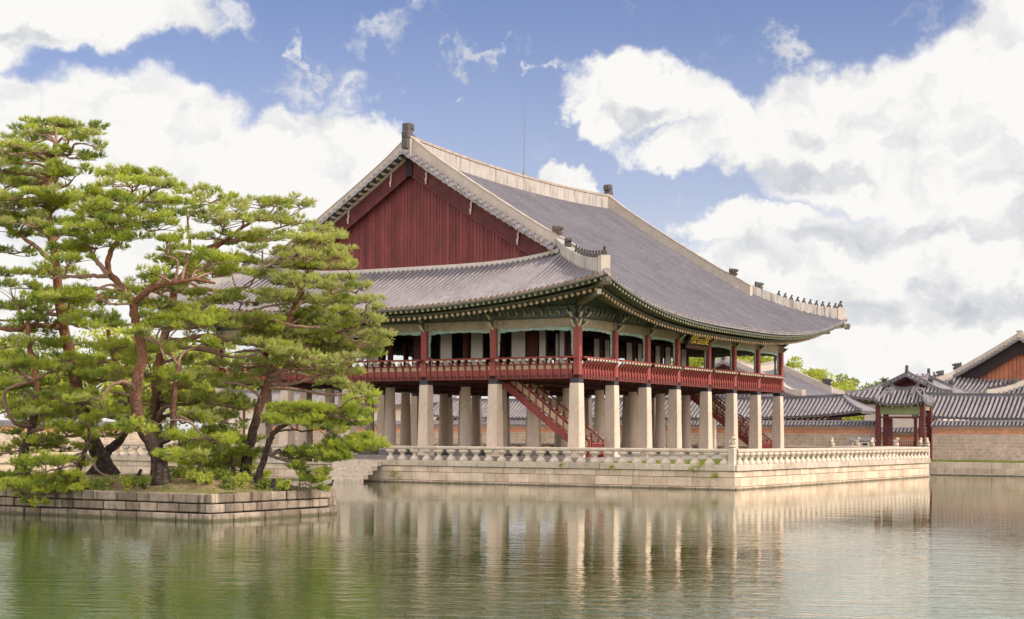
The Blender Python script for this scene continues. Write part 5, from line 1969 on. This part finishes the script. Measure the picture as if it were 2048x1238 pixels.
BT = [  # px, top py, D, crown radius m, material, label
    (1655, 752, 232, 5.6, 'leaf', 'bright yellow green tree just right of the hall with the sagging white ridge', 1.0),
    (1690, 772, 215, 4.4, 'leaf', 'low yellow green tree between the bright tree and the round bushy one', 1.0),
    (1697, 754, 238, 3.4, 'leaf_dark', 'round topped bushy green tree beyond the long tiled range', 1.0),
    (1728, 784, 214, 4.4, 'leaf', 'low golden green tree left of the pointed one behind the gate', 1.0),
    (1756, 750, 240, 3.6, 'leaf_dark', 'pointed conical green tree left of the gate roof', .75),
    (1784, 766, 232, 3.8, 'leaf', 'golden green tree just left of the small hall roof behind the gate', 1.0),
    (1580, 725, 262, 1.5, 'leaf_dark', 'single tree top poking over the white descending ridge', .8),
    (1400, 700, 225, 5.5, 'leaf', 'tree seen through the middle bay of the upper floor', 1.0),
    (1500, 690, 236, 6.5, 'leaf', 'tree above the hall roof seen through the right bays', 1.0),
    (1545, 688, 245, 4.5, 'leaf', 'tree behind the sagging ridge seen through the last bay', 1.0),
    (810, 745, 190, 6.0, 'leaf_dark', 'tree glimpsed between the stone pillars behind the tiled range', 1.0),
    (700, 735, 196, 6.5, 'leaf', 'tree glimpsed beyond the pavilion left of the third pillar', 1.0),
    (620, 720, 200, 7.0, 'leaf', 'light green tree behind the left end of the pavilion', 1.0),
    (520, 715, 205, 6.5, 'leaf_dark', 'tree on the far bank behind the leaning pine', 1.0),
    (430, 700, 212, 7.0, 'leaf', 'light green tree on the far bank seen through the pine trunks', 1.0),
    (300, 680, 215, 7.5, 'leaf', 'yellow green tree on the far bank right of the red pine trunk', 1.0),
    (190, 660, 216, 8.0, 'leaf', 'yellow green tree on the far bank left of the red pine trunk', 1.0),
    (80, 690, 218, 7.5, 'leaf_dark', 'dark green tree on the far bank behind the leftmost pines', 1.0),
    (-20, 680, 220, 7.5, 'leaf', 'tree on the far bank at the left edge', 1.0),
]
for k, (px, py, D, cr, m, lb, nar) in enumerate(BT):
    q = at(px, py, D)
    broadleaf(q[0], q[1], (q[2] - 1.0) * 1.06, cr, 100 + k, lb, m, narrow=nar, dens=1.6 if cr > 5 else 1.1, leaf=.30 if cr > 5 else .22)
palace_wall('courtyard_wall', 'far courtyard wall along the opposite bank behind the pine island', (WX, 82), (-90, 82), (0, -1), z1=4.2, seed=6)
# ------------------------------------------------------------------ pine island in the foreground
IX0, IX1, IY0, IY1 = -45.1, -38.0, -10.0, 34.0
isl = thing('island_wall', 'weathered dark granite block wall round the pine island in front', 'stone wall', ((IX0 + IX1) / 2, (IY0 + IY1) / 2, 0))
irows = [(-.5, .27, .07), (.285, .60, 0), (.61, .96, -.015)]
ri = random.Random(21)
for a, b, o in (((IX0, IY0), (IX0, IY1), (-1, 0)), ((IX0, IY0), (IX1, IY0), (0, -1)), ((IX1, IY0), (IX1, IY1), (1, 0))):
    mb = MB()
    block_wall(mb, a, b, irows, o, (.6, 1.2), .40, .030, .035, rnd=ri)
    mb.build('block_wall', M_['granite_dark'], isl, bevel=.03)
mb = MB()
mb.span((IX0 + .25, IY0 + .25, -1.5), (IX1 - .25, IY1, .80))
mb.build('core', M_['dark_wood'], isl)


def gz(x, y):
    e = min(x - IX0, IX1 - x, y - IY0)
    k = min(1, max(0, (e - .2) / 2.4))
    return .93 + .42 * k * k * (3 - 2 * k) + .05 * math.sin(x * 2.1) * math.sin(y * 1.7)


mb = MB()
gx = np.linspace(IX0 + .12, IX1 - .12, 30)
gy = np.linspace(IY0 + .12, IY1, 120)
V = np.array([(x, y, gz(x, y)) for x in gx for y in gy])
idx = np.arange(len(V)).reshape(len(gx), len(gy))
mb.arr(V, np.stack([idx[:-1, :-1], idx[1:, :-1], idx[1:, 1:], idx[:-1, 1:]], -1).reshape(-1, 4))
structure('island_ground', mb, M_['earth'], smooth=True)
rg = np.random.default_rng(17)
n = 15000
mb = MB()
x = rg.uniform(IX0 + .15, IX1 - .15, n)
y = IY0 + .15 + (IY1 - 10 - IY0) * rg.uniform(0, 1, n) ** 1.5
keep = (np.sin(x * 1.9 + 1.3 * np.sin(y * .9)) + np.sin(y * 1.5) + rg.normal(0, .6, n)) > .25
edge = (y < IY0 + 1.4) | (x < IX0 + .8)
keep |= edge & (rg.random(n) < .5)
x, y = x[keep], y[keep]
n = len(x)
z = np.array([gz(a, b) for a, b in zip(x, y)])
p = np.stack([x, y, z - .02], 1)
an = rg.uniform(0, 6.28, n)
dx = np.stack([np.cos(an), np.sin(an), 0 * an], 1) * .016
tip = p + np.stack([rg.normal(0, .05, n), rg.normal(0, .05, n), rg.uniform(.05, .17, n)], 1)
mb.arr(np.stack([p - dx, p + dx, tip], 1).reshape(-1, 3), np.arange(n * 3).reshape(-1, 3))
tag(mb.build('island_grass', M_['grass']), 'thin grass on the bare earth of the pine island', 'grass', kind='stuff')


def needle_tufts(mb, P, D, rng, n_needle=13, ln=.125, w=.0085, mi=0):
    """P: tuft points, D: shoot directions; each tuft is a brush of needles round a short shoot"""
    n = len(P)
    D = D / np.linalg.norm(D, axis=1)[:, None]
    P = np.repeat(P, n_needle, 0)
    D = np.repeat(D, n_needle, 0)
    k = len(P)
    r = rng.normal(size=(k, 3))
    r -= (r * D).sum(1)[:, None] * D
    r /= np.linalg.norm(r, axis=1)[:, None]
    sp = rng.uniform(.15, .85, k)[:, None]
    d = D + r * sp
    d /= np.linalg.norm(d, axis=1)[:, None]
    base = P + D * rng.uniform(-.04, .09, k)[:, None]
    L = (ln * rng.uniform(.7, 1.25, k))[:, None]
    s = np.cross(d, rng.normal(size=(k, 3)))
    s /= np.linalg.norm(s, axis=1)[:, None]
    V = np.stack([base - s * w, base + s * w, base + d * L + s * w * .35, base + d * L - s * w * .35], 1).reshape(-1, 3)
    mb.arr(V, np.arange(k * 4).reshape(-1, 4), mi)


def smooth_path(pts, k=5):
    pts = np.asarray(pts, float)
    n = len(pts)
    out = []
    for i in range(n - 1):
        p0, p1, p2, p3 = pts[max(i - 1, 0)], pts[i], pts[i + 1], pts[min(i + 2, n - 1)]
        for t in np.linspace(0, 1, k, endpoint=False):
            out.append(.5 * ((2 * p1) + (-p0 + p2) * t + (2 * p0 - 5 * p1 + 4 * p2 - p3) * t * t + (-p0 + 3 * p1 - 3 * p2 + p3) * t ** 3))
    out.append(pts[-1])
    return np.array(out)


def pine(label, D, stems, pads, seed, pale=0.0, fill=1.0, rr=2.4, ln=.115, dup=.45):
    """stems: [(radius0, radius1, [(px, py, dD)...])], pads: [(px, py, rx, ry)] foliage plates as they hang in the crown"""
    rng = np.random.default_rng(seed)
    tr = MB()
    cr = MB()
    nodes = []
    base = None
    for r0, r1, pl in stems:
        pts = np.array([at(a, b, D + c) for a, b, c in pl])
        if base is None:
            base = pts[0].copy()
            base[2] = gz(base[0], base[1]) - .1
            pts[0] = base
        path = smooth_path(pts, 5)
        path[1:-1] += rng.normal(0, .018, path[1:-1].shape)
        f = np.linspace(0, 1, len(path))
        rad = r0 + (r1 - r0) * f
        if r0 > .14 and stems[0][2] is pl:
            rad = rad * (1 + .55 * np.exp(-f * 16))
        tr.tube(path, rad, 10 if r0 > .1 else 7, 0 if r0 > .115 else 1)
        nodes += [(q, r_, t) for q, r_, t in zip(path, rad, f)]
    NP = np.array([q for q, _, _ in nodes])
    NR = np.array([r_ for _, r_, _ in nodes])
    sc0 = D / F_PX
    more = []
    for (px, py, rx, ry) in pads:
        more.append((px, py, rx * 1.05, ry * (1.05 if py > 600 else .85)))
        for k in range(2 if py > 540 else 1):
            if rng.random() < dup * (1.0 if py > 600 else .35):
                more.append((px + rng.normal(0, rx * .45), py + rng.normal(0, 12) + 3, rx * rng.uniform(.6, .95), ry * rng.uniform(.7, 1.0)))
    for (px, py, rx, ry) in more:
        dd = rng.uniform(-rr, rr)
        c = at(px, py, D + dd)
        if c[0] > -37.0 and False:
            pass
        sc = (D + dd) / F_PX
        ax, az_ = rx * sc * 1.15, max(.13, ry * sc * .92)
        ay = max(.5, ax * .75)
        # limb from the nearest suitable point of the stems, rising into the plate
        low = NP[:, 2] < c[2] + .15
        dist = np.linalg.norm((NP - c) * np.array([1, 1, 1.25]), axis=1) + np.where(low, 0, 6) + np.where(NP[:, 2] < 2.2, 1.5, 0)
        j = int(np.argmin(dist))
        s = NP[j]
        v = c - s
        L = np.linalg.norm(v)
        up = np.array([0, 0, 1.0])
        m1 = s + v * .33 + up * L * rng.uniform(-.02, .16) + rng.normal(0, .06 * L, 3) * [1, 1, .5]
        m2 = s + v * .70 + up * L * rng.uniform(-.06, .08) + rng.normal(0, .05 * L, 3) * [1, 1, .5]
        e = c - up * az_ * .25
        path = smooth_path([s, m1, m2, e], 5)
        r0 = min(NR[j] * .75, .022 + .018 * L + .02 * ax)
        tr.tube(path, np.linspace(r0, .018, len(path)), 6, 1)
        # twigs and tufts of the plate: several lobes with gaps between them
        nl = max(4, int(rx / 5.0))
        lobes = []
        for k in range(nl):
            a = rng.uniform(0, 6.283)
            q = math.sqrt(rng.uniform(.02, 1)) * 1.0
            lob = c + RT * (math.cos(a) * q * ax) + FW * (math.sin(a) * q * ay) + up * (rng.uniform(-.55, .55) * az_ + .35 * az_ * (1 - q))
            lr = rng.uniform(.16, .34) * (ax * .55 + .25)
            lobes.append((lob, lr))
            k0 = path[rng.integers(len(path) // 2, len(path))]
            mid = (k0 + lob) / 2 + rng.normal(0, .05, 3) + up * .03
            tr.tube(smooth_path([k0, mid, lob - up * .05], 3), np.linspace(.020, .008, 7), 4, 1)
        for lob, lr in lobes:
            nt = int(30 * fill * (lr / .32) ** 1.6) + 6
            d = rng.normal(size=(nt, 3))
            d /= np.linalg.norm(d, axis=1)[:, None]
            r = rng.uniform(.3, 1.0, nt) ** .5
            hgt = max(.09, az_ * .42)
            p = lob + d * r[:, None] * np.array([lr, lr, hgt])
            p[:, 2] = np.where(d[:, 2] < 0, lob[2] + (p[:, 2] - lob[2]) * .55, p[:, 2])
            dd_ = d * np.array([1, 1, .5]) + up * .75 + rng.normal(0, .25, (nt, 3))
            mi = 1 if rng.random() < pale else (2 if rng.random() < .22 else 0)
            needle_tufts(cr, p, dd_, rng, 13, ln * rng.uniform(1.0, 1.4), .0095, mi)
    t = thing('pine_tree', label, 'pine', tuple(base), 'pines on the island')
    tr.build('trunk', [M_['bark'], M_['limb']], t, smooth=True)
    cr.build('crown', [M_['needle'], M_['needle_pale'], M_['needle_dark']], t)
    return t


# the tall leaning pine at the left
pine('tall leaning pine whose crown is the highest, at the left of the island', 63.0,
     [(.28, .09, [(222, 958, 0), (190, 890, 0), (165, 820, 0), (150, 760, .2), (138, 700, .2), (124, 640, 0), (117, 585, 0), (112, 530, -.3), (104, 475, -.2), (98, 430, 0), (95, 380, .4), (100, 330, .5), (112, 285, .5)]),
      (.11, .05, [(112, 530, 0), (80, 500, -.6), (40, 470, -1), (0, 445, -1.2)]), (.10, .05, [(108, 480, 0), (140, 450, .6), (165, 420, 1), (185, 400, 1.2)]),
      (.12, .06, [(120, 655, 0), (70, 650, -.8), (30, 660, -1.2), (-20, 655, -1.5)]), (.10, .05, [(104, 475, 0), (70, 455, .8), (30, 430, 1.4), (5, 400, 1.6)]),
      (.09, .04, [(130, 625, 0), (85, 632, .6), (40, 640, 1), (-10, 640, 1.2)])],
     [(112, 252, 76, 12), (70, 266, 50, 12), (40, 280, 40, 12), (10, 305, 46, 13), (-30, 290, 40, 14), (60, 320, 50, 13), (130, 332, 44, 12), (-25, 340, 50, 15), (40, 360, 55, 14), (150, 350, 34, 11), (80, 370, 50, 14), (-30, 400, 60, 16), (-30, 450, 60, 16), (60, 450, 60, 15), (130, 385, 40, 13), (70, 410, 60, 15), (165, 275, 40, 13), (190, 290, 20, 14), (30, 290, 40, 14), (90, 300, 44, 13), (150, 315, 42, 13), (15, 325, 36, 15), (60, 345, 45, 13), (118, 345, 36, 12), (10, 370, 46, 15),
      (40, 395, 60, 17), (105, 395, 48, 16), (20, 430, 55, 16), (85, 435, 55, 17), (150, 420, 42, 15), (30, 470, 45, 14), (110, 470, 40, 14), (20, 505, 40, 16), (150, 500, 46, 15),
      (60, 545, 60, 17), (125, 550, 50, 18), (20, 570, 50, 17), (85, 590, 60, 18), (30, 615, 55, 18), (150, 605, 55, 18), (80, 640, 50, 15), (10, 655, 40, 16), (175, 640, 55, 18)],
     31, pale=.25)
# the forked red pine in the middle
pine('forked red barked pine in the middle of the island with a wide flat crown', 57.3,
     [(.27, .15, [(322, 968, 0), (319, 925, 0), (303, 888, 0), (281, 850, 0), (272, 800, 0), (275, 755, 0), (285, 715, 0), (279, 675, 0), (270, 635, 0), (265, 606, 0)]),
      (.15, .055, [(265, 606, 0), (238, 568, 0), (217, 545, .3), (219, 510, .2), (235, 480, .2), (252, 450, .5), (256, 430, .6)]),
      (.13, .05, [(265, 606, 0), (293, 585, -.3), (322, 570, -.6), (350, 564, -.9), (385, 560, -1.2), (430, 566, -1.4)]),
      (.10, .05, [(216, 548, 0), (195, 525, .3), (182, 505, .6), (165, 470, 1.0), (158, 440, 1.1)]),
      (.085, .04, [(214, 552, 0), (180, 552, -.6), (140, 553, -1), (100, 556, -1.2)]),
      (.145, .085, [(303, 888, 0), (332, 880, .2), (345, 860, .3), (346, 820, .3), (350, 780, .4), (356, 730, .5)]),
      (.085, .04, [(274, 785, 0), (255, 765, -.5), (228, 768, -.9), (210, 785, -1.1), (203, 810, -1.2)]),
      (.07, .03, [(345, 840, .2), (365, 835, -.4), (385, 850, -.8), (405, 870, -1)]),
      (.07, .03, [(276, 670, 0), (300, 680, -.4), (320, 690, -.6), (330, 720, -.6)])],
     [(225, 350, 46, 13), (280, 352, 50, 13), (185, 395, 44, 13), (300, 425, 50, 15), (180, 450, 46, 14), (235, 395, 50, 14), (130, 500, 44, 14), (420, 520, 50, 15), (110, 600, 50, 16), (210, 385, 46, 15), (265, 368, 60, 15), (330, 372, 46, 14), (285, 400, 60, 17), (225, 415, 56, 17), (345, 405, 40, 14), (175, 430, 46, 16), (265, 440, 66, 17), (205, 460, 56, 17), (320, 455, 44, 19), (155, 470, 46, 15), (250, 478, 44, 14),
      (195, 495, 48, 19), (335, 480, 46, 15), (140, 520, 46, 15), (380, 505, 46, 17), (345, 525, 44, 17), (400, 535, 62, 19), (455, 545, 50, 15), (370, 560, 36, 13), (300, 545, 30, 13),
      (210, 600, 55, 17), (150, 585, 40, 15), (320, 610, 50, 17), (300, 635, 60, 18), (230, 650, 50, 17), (345, 650, 50, 17), (260, 690, 48, 15), (320, 700, 56, 18), (390, 640, 44, 15), (405, 690, 50, 17),
      (300, 750, 44, 15), (355, 755, 50, 17), (245, 745, 46, 16), (215, 790, 46, 18), (240, 830, 50, 18), (210, 865, 46, 17), (275, 860, 40, 15), (375, 880, 46, 20), (410, 905, 48, 20), (350, 915, 36, 16), (440, 880, 40, 16)],
     32, pale=.1)
# grey pine behind with long limbs to the right
pine('grey trunked pine behind the forked one, its long limbs reaching right above the roof skirt', 61.0,
     [(.22, .12, [(316, 945, .5), (313, 880, .5), (311, 820, .4), (313, 770, .3), (320, 715, .2), (334, 655, 0), (344, 610, 0), (352, 570, 0), (378, 535, .3)]),
      (.12, .05, [(352, 575, 0), (385, 540, .4), (410, 510, .6), (440, 490, .8), (485, 455, 1), (520, 435, 1.2)]),
      (.09, .04, [(378, 535, .3), (400, 505, .8), (425, 490, 1), (460, 480, 1.2), (520, 465, 1.6), (560, 455, 1.8)]),
      (.10, .05, [(350, 582, 0), (400, 578, -.4), (450, 580, -.8), (500, 572, -1)]),
      (.11, .05, [(335, 655, 0), (392, 652, -.5), (425, 632, -.8), (475, 648, -1), (530, 638, -1.2), (590, 652, -1.4), (640, 655, -1.5)]),
      (.08, .035, [(392, 648, -.5), (430, 630, -.6), (480, 626, -.4), (530, 615, -.2), (580, 605, 0)]),
      (.07, .03, [(380, 500, .5), (378, 470, .6), (376, 440, .6), (390, 410, .8)])],
     [(300, 560, 40, 15), (335, 578, 36, 14), (270, 580, 34, 13), (395, 385, 40, 15), (435, 402, 44, 17), (400, 425, 46, 15), (475, 415, 36, 16), (520, 408, 50, 15), (570, 402, 46, 13), (600, 412, 26, 10), (505, 440, 52, 17), (450, 445, 44, 16), (560, 440, 44, 15), (595, 450, 30, 12), (430, 475, 40, 14), (490, 470, 38, 13), (540, 480, 50, 15), (590, 480, 36, 12),
      (475, 485, 40, 15), (525, 500, 40, 13), (455, 515, 36, 12), (500, 525, 40, 12), (430, 590, 48, 15), (480, 600, 50, 16), (400, 610, 46, 15), (530, 590, 40, 13), (440, 640, 52, 17), (500, 650, 50, 16), (380, 660, 40, 16), (560, 640, 48, 15), (470, 690, 52, 17), (420, 725, 50, 18), (530, 690, 48, 16), (385, 770, 48, 18), (440, 760, 48, 17), (400, 800, 48, 18), (465, 800, 44, 17), (430, 835, 48, 17), (390, 840, 40, 16), (350, 800, 36, 15)],
     33, pale=.55)
# leaning pine at the right of the island
pine('slender leaning pine whose pale crown overlaps the pavilion roof and gable', 60.8,
     [(.19, .10, [(487, 948, 0), (497, 905, 0), (509, 850, 0), (521, 810, 0), (531, 775, .1), (547, 735, .2), (563, 700, .3), (575, 660, .4), (590, 610, .6), (610, 560, .8)]),
      (.09, .04, [(540, 752, 0), (575, 738, -.3), (615, 720, -.4), (640, 715, -.4), (665, 725, -.4)]),
      (.08, .035, [(565, 700, .2), (520, 700, -.3), (470, 705, -.5)]),
      (.085, .035, [(567, 695, .2), (615, 690, .3), (660, 670, .5), (710, 655, .7)]),
      (.07, .03, [(610, 560, .8), (640, 520, 1), (665, 495, 1.1)]), (.07, .03, [(590, 610, .6), (640, 595, .8), (690, 580, 1), (720, 590, 1.1)]), (.06, .03, [(525, 800, 0), (490, 770, -.5), (450, 765, -.8)])],
     [(585, 560, 44, 14), (550, 590, 44, 14), (640, 480, 40, 13), (655, 520, 44, 13), (690, 560, 36, 11), (615, 620, 50, 15), (700, 625, 40, 12), (675, 650, 46, 14), (735, 690, 34, 11), (600, 660, 46, 14), (690, 720, 44, 13), (640, 690, 46, 14), (560, 680, 46, 14), (645, 462, 34, 14), (610, 478, 36, 13), (670, 475, 24, 12), (630, 505, 52, 15), (675, 500, 30, 12), (590, 525, 44, 14), (640, 535, 50, 14), (560, 550, 40, 14), (690, 530, 18, 9), (610, 570, 50, 15), (665, 575, 46, 14), (720, 575, 30, 10), (570, 600, 46, 15), (640, 605, 52, 16), (700, 605, 44, 13), (745, 600, 22, 9),
      (600, 640, 50, 15), (660, 640, 50, 16), (720, 640, 40, 14), (620, 672, 50, 15), (685, 672, 50, 15), (740, 668, 36, 12), (765, 690, 22, 9), (650, 705, 50, 14), (710, 700, 46, 13), (580, 705, 44, 14), (750, 715, 30, 10), (540, 660, 44, 14), (610, 735, 40, 13), (660, 745, 40, 12), (500, 735, 44, 15), (470, 770, 42, 15), (540, 725, 36, 13), (705, 775, 34, 8), (670, 765, 34, 9)],
     34, pale=.8)
# low bent pine at the right corner
pine('low bent pine leaning out over the water at the right corner of the island', 58.6,
     [(.13, .06, [(512, 962, 0), (528, 915, 0), (538, 885, 0), (552, 862, -.1), (572, 848, -.2), (600, 842, -.3), (640, 836, -.4)]),
      (.07, .035, [(531, 905, 0), (552, 915, -.2), (580, 923, -.4), (610, 918, -.5), (650, 905, -.6)]),
      (.05, .02, [(552, 862, -.1), (580, 860, .4), (620, 862, .8), (670, 850, 1)]), (.05, .02, [(572, 848, -.2), (560, 835, .2), (545, 822, .4)])],
     [(560, 820, 46, 14), (610, 818, 52, 16), (660, 825, 44, 15), (585, 842, 50, 14), (640, 845, 50, 15), (690, 832, 36, 12), (710, 812, 30, 10), (730, 803, 20, 8), (700, 848, 32, 11), (660, 862, 36, 11), (725, 826, 22, 8),
      (690, 885, 44, 14), (730, 880, 34, 12), (755, 892, 24, 9), (670, 900, 46, 13), (710, 903, 40, 11), (620, 905, 40, 13), (640, 918, 38, 10), (590, 905, 26, 10)],
     35, pale=.0, rr=1.2, fill=1.2)
pine('tiny drooping pine seedling at the right end of the island wall', 58.2,
     [(.035, .012, [(595, 976, 0), (602, 958, 0), (615, 945, 0), (635, 940, -.1)])],
     [(610, 935, 26, 10), (630, 945, 22, 9), (622, 960, 24, 9), (640, 958, 14, 7)], 36, rr=.3)
# the pines of the left half
pine('dark pine at the far left with low sweeping limbs over the wall', 61.0,
     [(.20, .08, [(38, 948, 0), (48, 900, 0), (62, 862, 0), (72, 800, 0), (70, 740, .2), (60, 690, .3), (55, 640, .4)]),
      (.09, .03, [(62, 862, 0), (100, 853, -.8), (140, 840, -1.2), (172, 826, -1.5)]),
      (.09, .03, [(64, 850, 0), (30, 845, -.8), (8, 785, -1), (70, 760, -1.2), (110, 742, -1.3), (118, 765, -1.3)]),
      (.06, .02, [(70, 760, 0), (20, 735, .8), (-20, 735, 1.2)])],
     [(40, 690, 60, 18), (100, 690, 52, 18), (20, 725, 50, 18), (80, 735, 60, 19), (130, 740, 44, 16), (35, 770, 60, 19), (100, 790, 52, 18), (140, 790, 46, 17), (30, 815, 52, 18), (90, 830, 56, 18), (140, 850, 52, 18), (30, 860, 50, 18), (80, 880, 52, 18), (130, 895, 46, 16), (20, 905, 44, 18), (170, 865, 40, 15)],
     37, pale=.1)
pine('bushy low pine hanging over the island wall at the left', 57.6,
     [(.12, .05, [(150, 960, 0), (160, 930, -.2), (170, 900, -.4), (180, 870, -.6), (172, 840, -.8)]),
      (.06, .02, [(168, 905, -.3), (185, 925, -.8), (200, 945, -1), (225, 955, -1)]),
      (.06, .02, [(160, 930, -.2), (120, 935, -.8), (80, 950, -1.1)])],
     [(60, 925, 46, 18), (105, 925, 46, 17), (35, 950, 44, 17), (85, 955, 50, 18), (130, 955, 40, 15), (75, 985, 36, 14), (110, 978, 34, 13), (30, 975, 36, 14), (165, 975, 30, 11), (150, 925, 34, 13)],
     38, rr=1.0)
pine('dark pine leaning right between the tall pine and the forked pine', 64.0,
     [(.20, .08, [(180, 940, 0), (215, 905, 0), (240, 880, 0), (256, 850, 0), (262, 800, .2), (240, 750, .3), (225, 700, .4), (215, 660, .4)]),
      (.07, .03, [(262, 800, 0), (300, 770, .5), (340, 760, .8)])],
     [(180, 690, 52, 18), (230, 700, 48, 17), (170, 730, 50, 18), (150, 760, 46, 17), (200, 760, 50, 18), (260, 725, 44, 16), (170, 810, 48, 18), (225, 820, 46, 17), (285, 800, 42, 16), (310, 850, 40, 16), (140, 820, 40, 16)],
     39, pale=.2)
pine('slim pine behind the bent one with dark drooping tufts near the waterline', 61.5,
     [(.10, .04, [(470, 955, 0), (465, 920, 0), (452, 880, .2), (440, 840, .3)])],
     [(430, 870, 48, 18), (470, 885, 40, 15), (400, 890, 44, 17), (450, 910, 50, 17), (490, 920, 36, 13), (420, 930, 46, 16), (465, 940, 40, 13), (395, 945, 40, 13), (505, 955, 34, 10), (440, 960, 36, 10)],
     40, pale=.1, rr=1.2)

# low shrubs
for k, (px, py, D, w) in enumerate(((385, 968, 57.0, .45), (440, 962, 57.5, .4), (478, 968, 57.0, .55), (348, 955, 59.0, .35), (415, 975, 56.4, .35), (525, 970, 57.5, .35), (120, 968, 58.0, .5), (200, 970, 57.6, .45), (255, 972, 57.2, .4), (290, 978, 56.6, .3), (60, 962, 59.0, .5), (455, 975, 56.2, .3), (565, 975, 57.6, .28))):
    q = at(px, py, D)
    rng = np.random.default_rng(300 + k)
    z = gz(q[0], q[1])
    m2 = MB()
    cs = [(q[0] + rng.normal(0, w * .5), q[1] + rng.normal(0, w * .5), z + rng.uniform(.10, .38)) for _ in range(8)]
    for c in cs:
        m2.tube([(q[0], q[1], z - .05), ((q[0] + c[0]) / 2, (q[1] + c[1]) / 2, z + .1), c], [.015, .01, .004], 4, 1)
    leaf_cloud(m2, cs, [w * .5] * 8, 90, .045, rng)
    o = m2.build('shrub', [M_['leaf_dark'] if k % 2 else M_['leaf'], M_['bark']])
    origin_to(o, (q[0], q[1], z))
    tag(o, ['low leafy shrub on the island edge below the long grey limbs', 'small leafy shrub between two larger shrubs on the island', 'largest leafy shrub on the island edge left of the bent pine', 'small shrub just right of the forked pine trunk', 'low shrub right on top of the island wall', 'shrub at the foot of the bent pine', 'leafy shrub under the dark pine at the left of the island', 'leafy shrub in front of the thick leaning trunk', 'shrub between the thick leaning trunk and the forked pine', 'tiny shrub near the wall left of the forked pine trunk', 'leftmost leafy shrub behind the island wall', 'tiny shrub on the wall below the largest shrub', 'tiny shrub left of the floodlight at the right end of the island'][k], 'shrub', 'shrubs on the island')

# weeds in the joints of the terrace wall
for k, (px, py, w, lb) in enumerate(((1092, 931, .14, 'small weed below the coping under the pavilion corner pillar'), (1212, 934, .16, 'weed tuft in the wall joint right of the corner pillar'), (1384, 935, .22, 'bushy weed in the wall joint left of the lion corner post'), (1402, 930, .20, 'leafy weed climbing the edge course near the lion post'), (1430, 950, .20, 'lowest weed on the wall below the lion post'), (760, 950, .26, 'yellow green weed beside the landing steps'))):
    D = {0: 93.5, 1: 92.4, 2: 90.6, 3: 90.3, 4: 90.0, 5: 99.5}[k]
    q = at(px, py, D)
    q[0] = TX0 - .12
    rng = np.random.default_rng(400 + k)
    m2 = MB()
    leaf_cloud(m2, [q + [rng.normal(0, .04), rng.normal(0, w * .5), rng.normal(0, w * .4)] for _ in range(5)], [w * .6] * 5, 30, .05, rng)
    o = m2.build('weed', M_['leaf'])
    origin_to(o, q)
    tag(o, lb, 'weed', 'weeds in the terrace wall')

# floodlights
for k, (px, py, D, s, lb) in enumerate(((546, 973, 57.6, .42, 'black floodlight standing on the grass at the right end of the island'), (279, 953, 58.5, .36, 'black floodlight left of the forked pine trunk'), (395, 950, 60.0, .40, 'black floodlight between the forked pine and the leaning pine'))):
    q = at(px, py, D)
    z = gz(q[0], q[1])
    t = thing('floodlight', lb, 'floodlight', (q[0], q[1], z), 'floodlights on the island')
    cy, sy = math.cos(.9), math.sin(.9)
    Rr = np.array([[cy, -sy, 0], [sy, cy, 0], [0, 0, 1]]) @ np.array([[1, 0, 0], [0, .9, -.43], [0, .43, .9]])
    mb = MB()
    mb.box((q[0], q[1], z + s * .62), (s * .62, s * .34, s * .78), 0, Rr, taper=.85)
    mb.build('housing', M_['black'], t, bevel=.02)
    mb = MB()
    mb.box((q[0], q[1], z + .02), (s * .5, s * .4, .05))
    for g in (-1, 1):
        e = Rr @ np.array([g * s * .36, 0, 0])
        mb.beam((q[0] + e[0], q[1] + e[1], z), (q[0] + e[0], q[1] + e[1], z + s * .68), .03, .05)
    mb.build('bracket', M_['black'], t)

# duck on the corner of the wall
q = np.array([IX1 - .25, IY0 + .15, .95])
m2 = MB()
f = np.array([.6, -.8, 0])
u = np.array([0, 0, 1.0])
m2.tube([q + f * -.17 + u * .09, q + f * -.10 + u * .11, q + f * .0 + u * .13, q + f * .08 + u * .16], [.02, .055, .075, .055], 9)
m2.tube([q + f * .07 + u * .15, q + f * .09 + u * .22, q + f * .10 + u * .28, q + f * .12 + u * .31], [.045, .03, .028, .034], 8)
m2.tube([q + f * .10 + u * .305, q + f * .13 + u * .31, q + f * .155 + u * .305], [.034, .036, .02], 8)
du = m2.build('duck', M_['bird'], smooth=True)
origin_to(du, q)
tag(du, 'brown duck standing on the right corner of the island wall', 'bird')
m2 = MB()
m2.tube([q + f * .155 + u * .30, q + f * .205 + u * .29], [.016, .009], 6)
for g in (-1, 1):
    sd = np.array([-f[1], f[0], 0]) * .03 * g
    m2.tube([q + sd + u * .09, q + sd + u * .01], [.008, .007], 5)
m2.build('beak', M_['beak'], du)
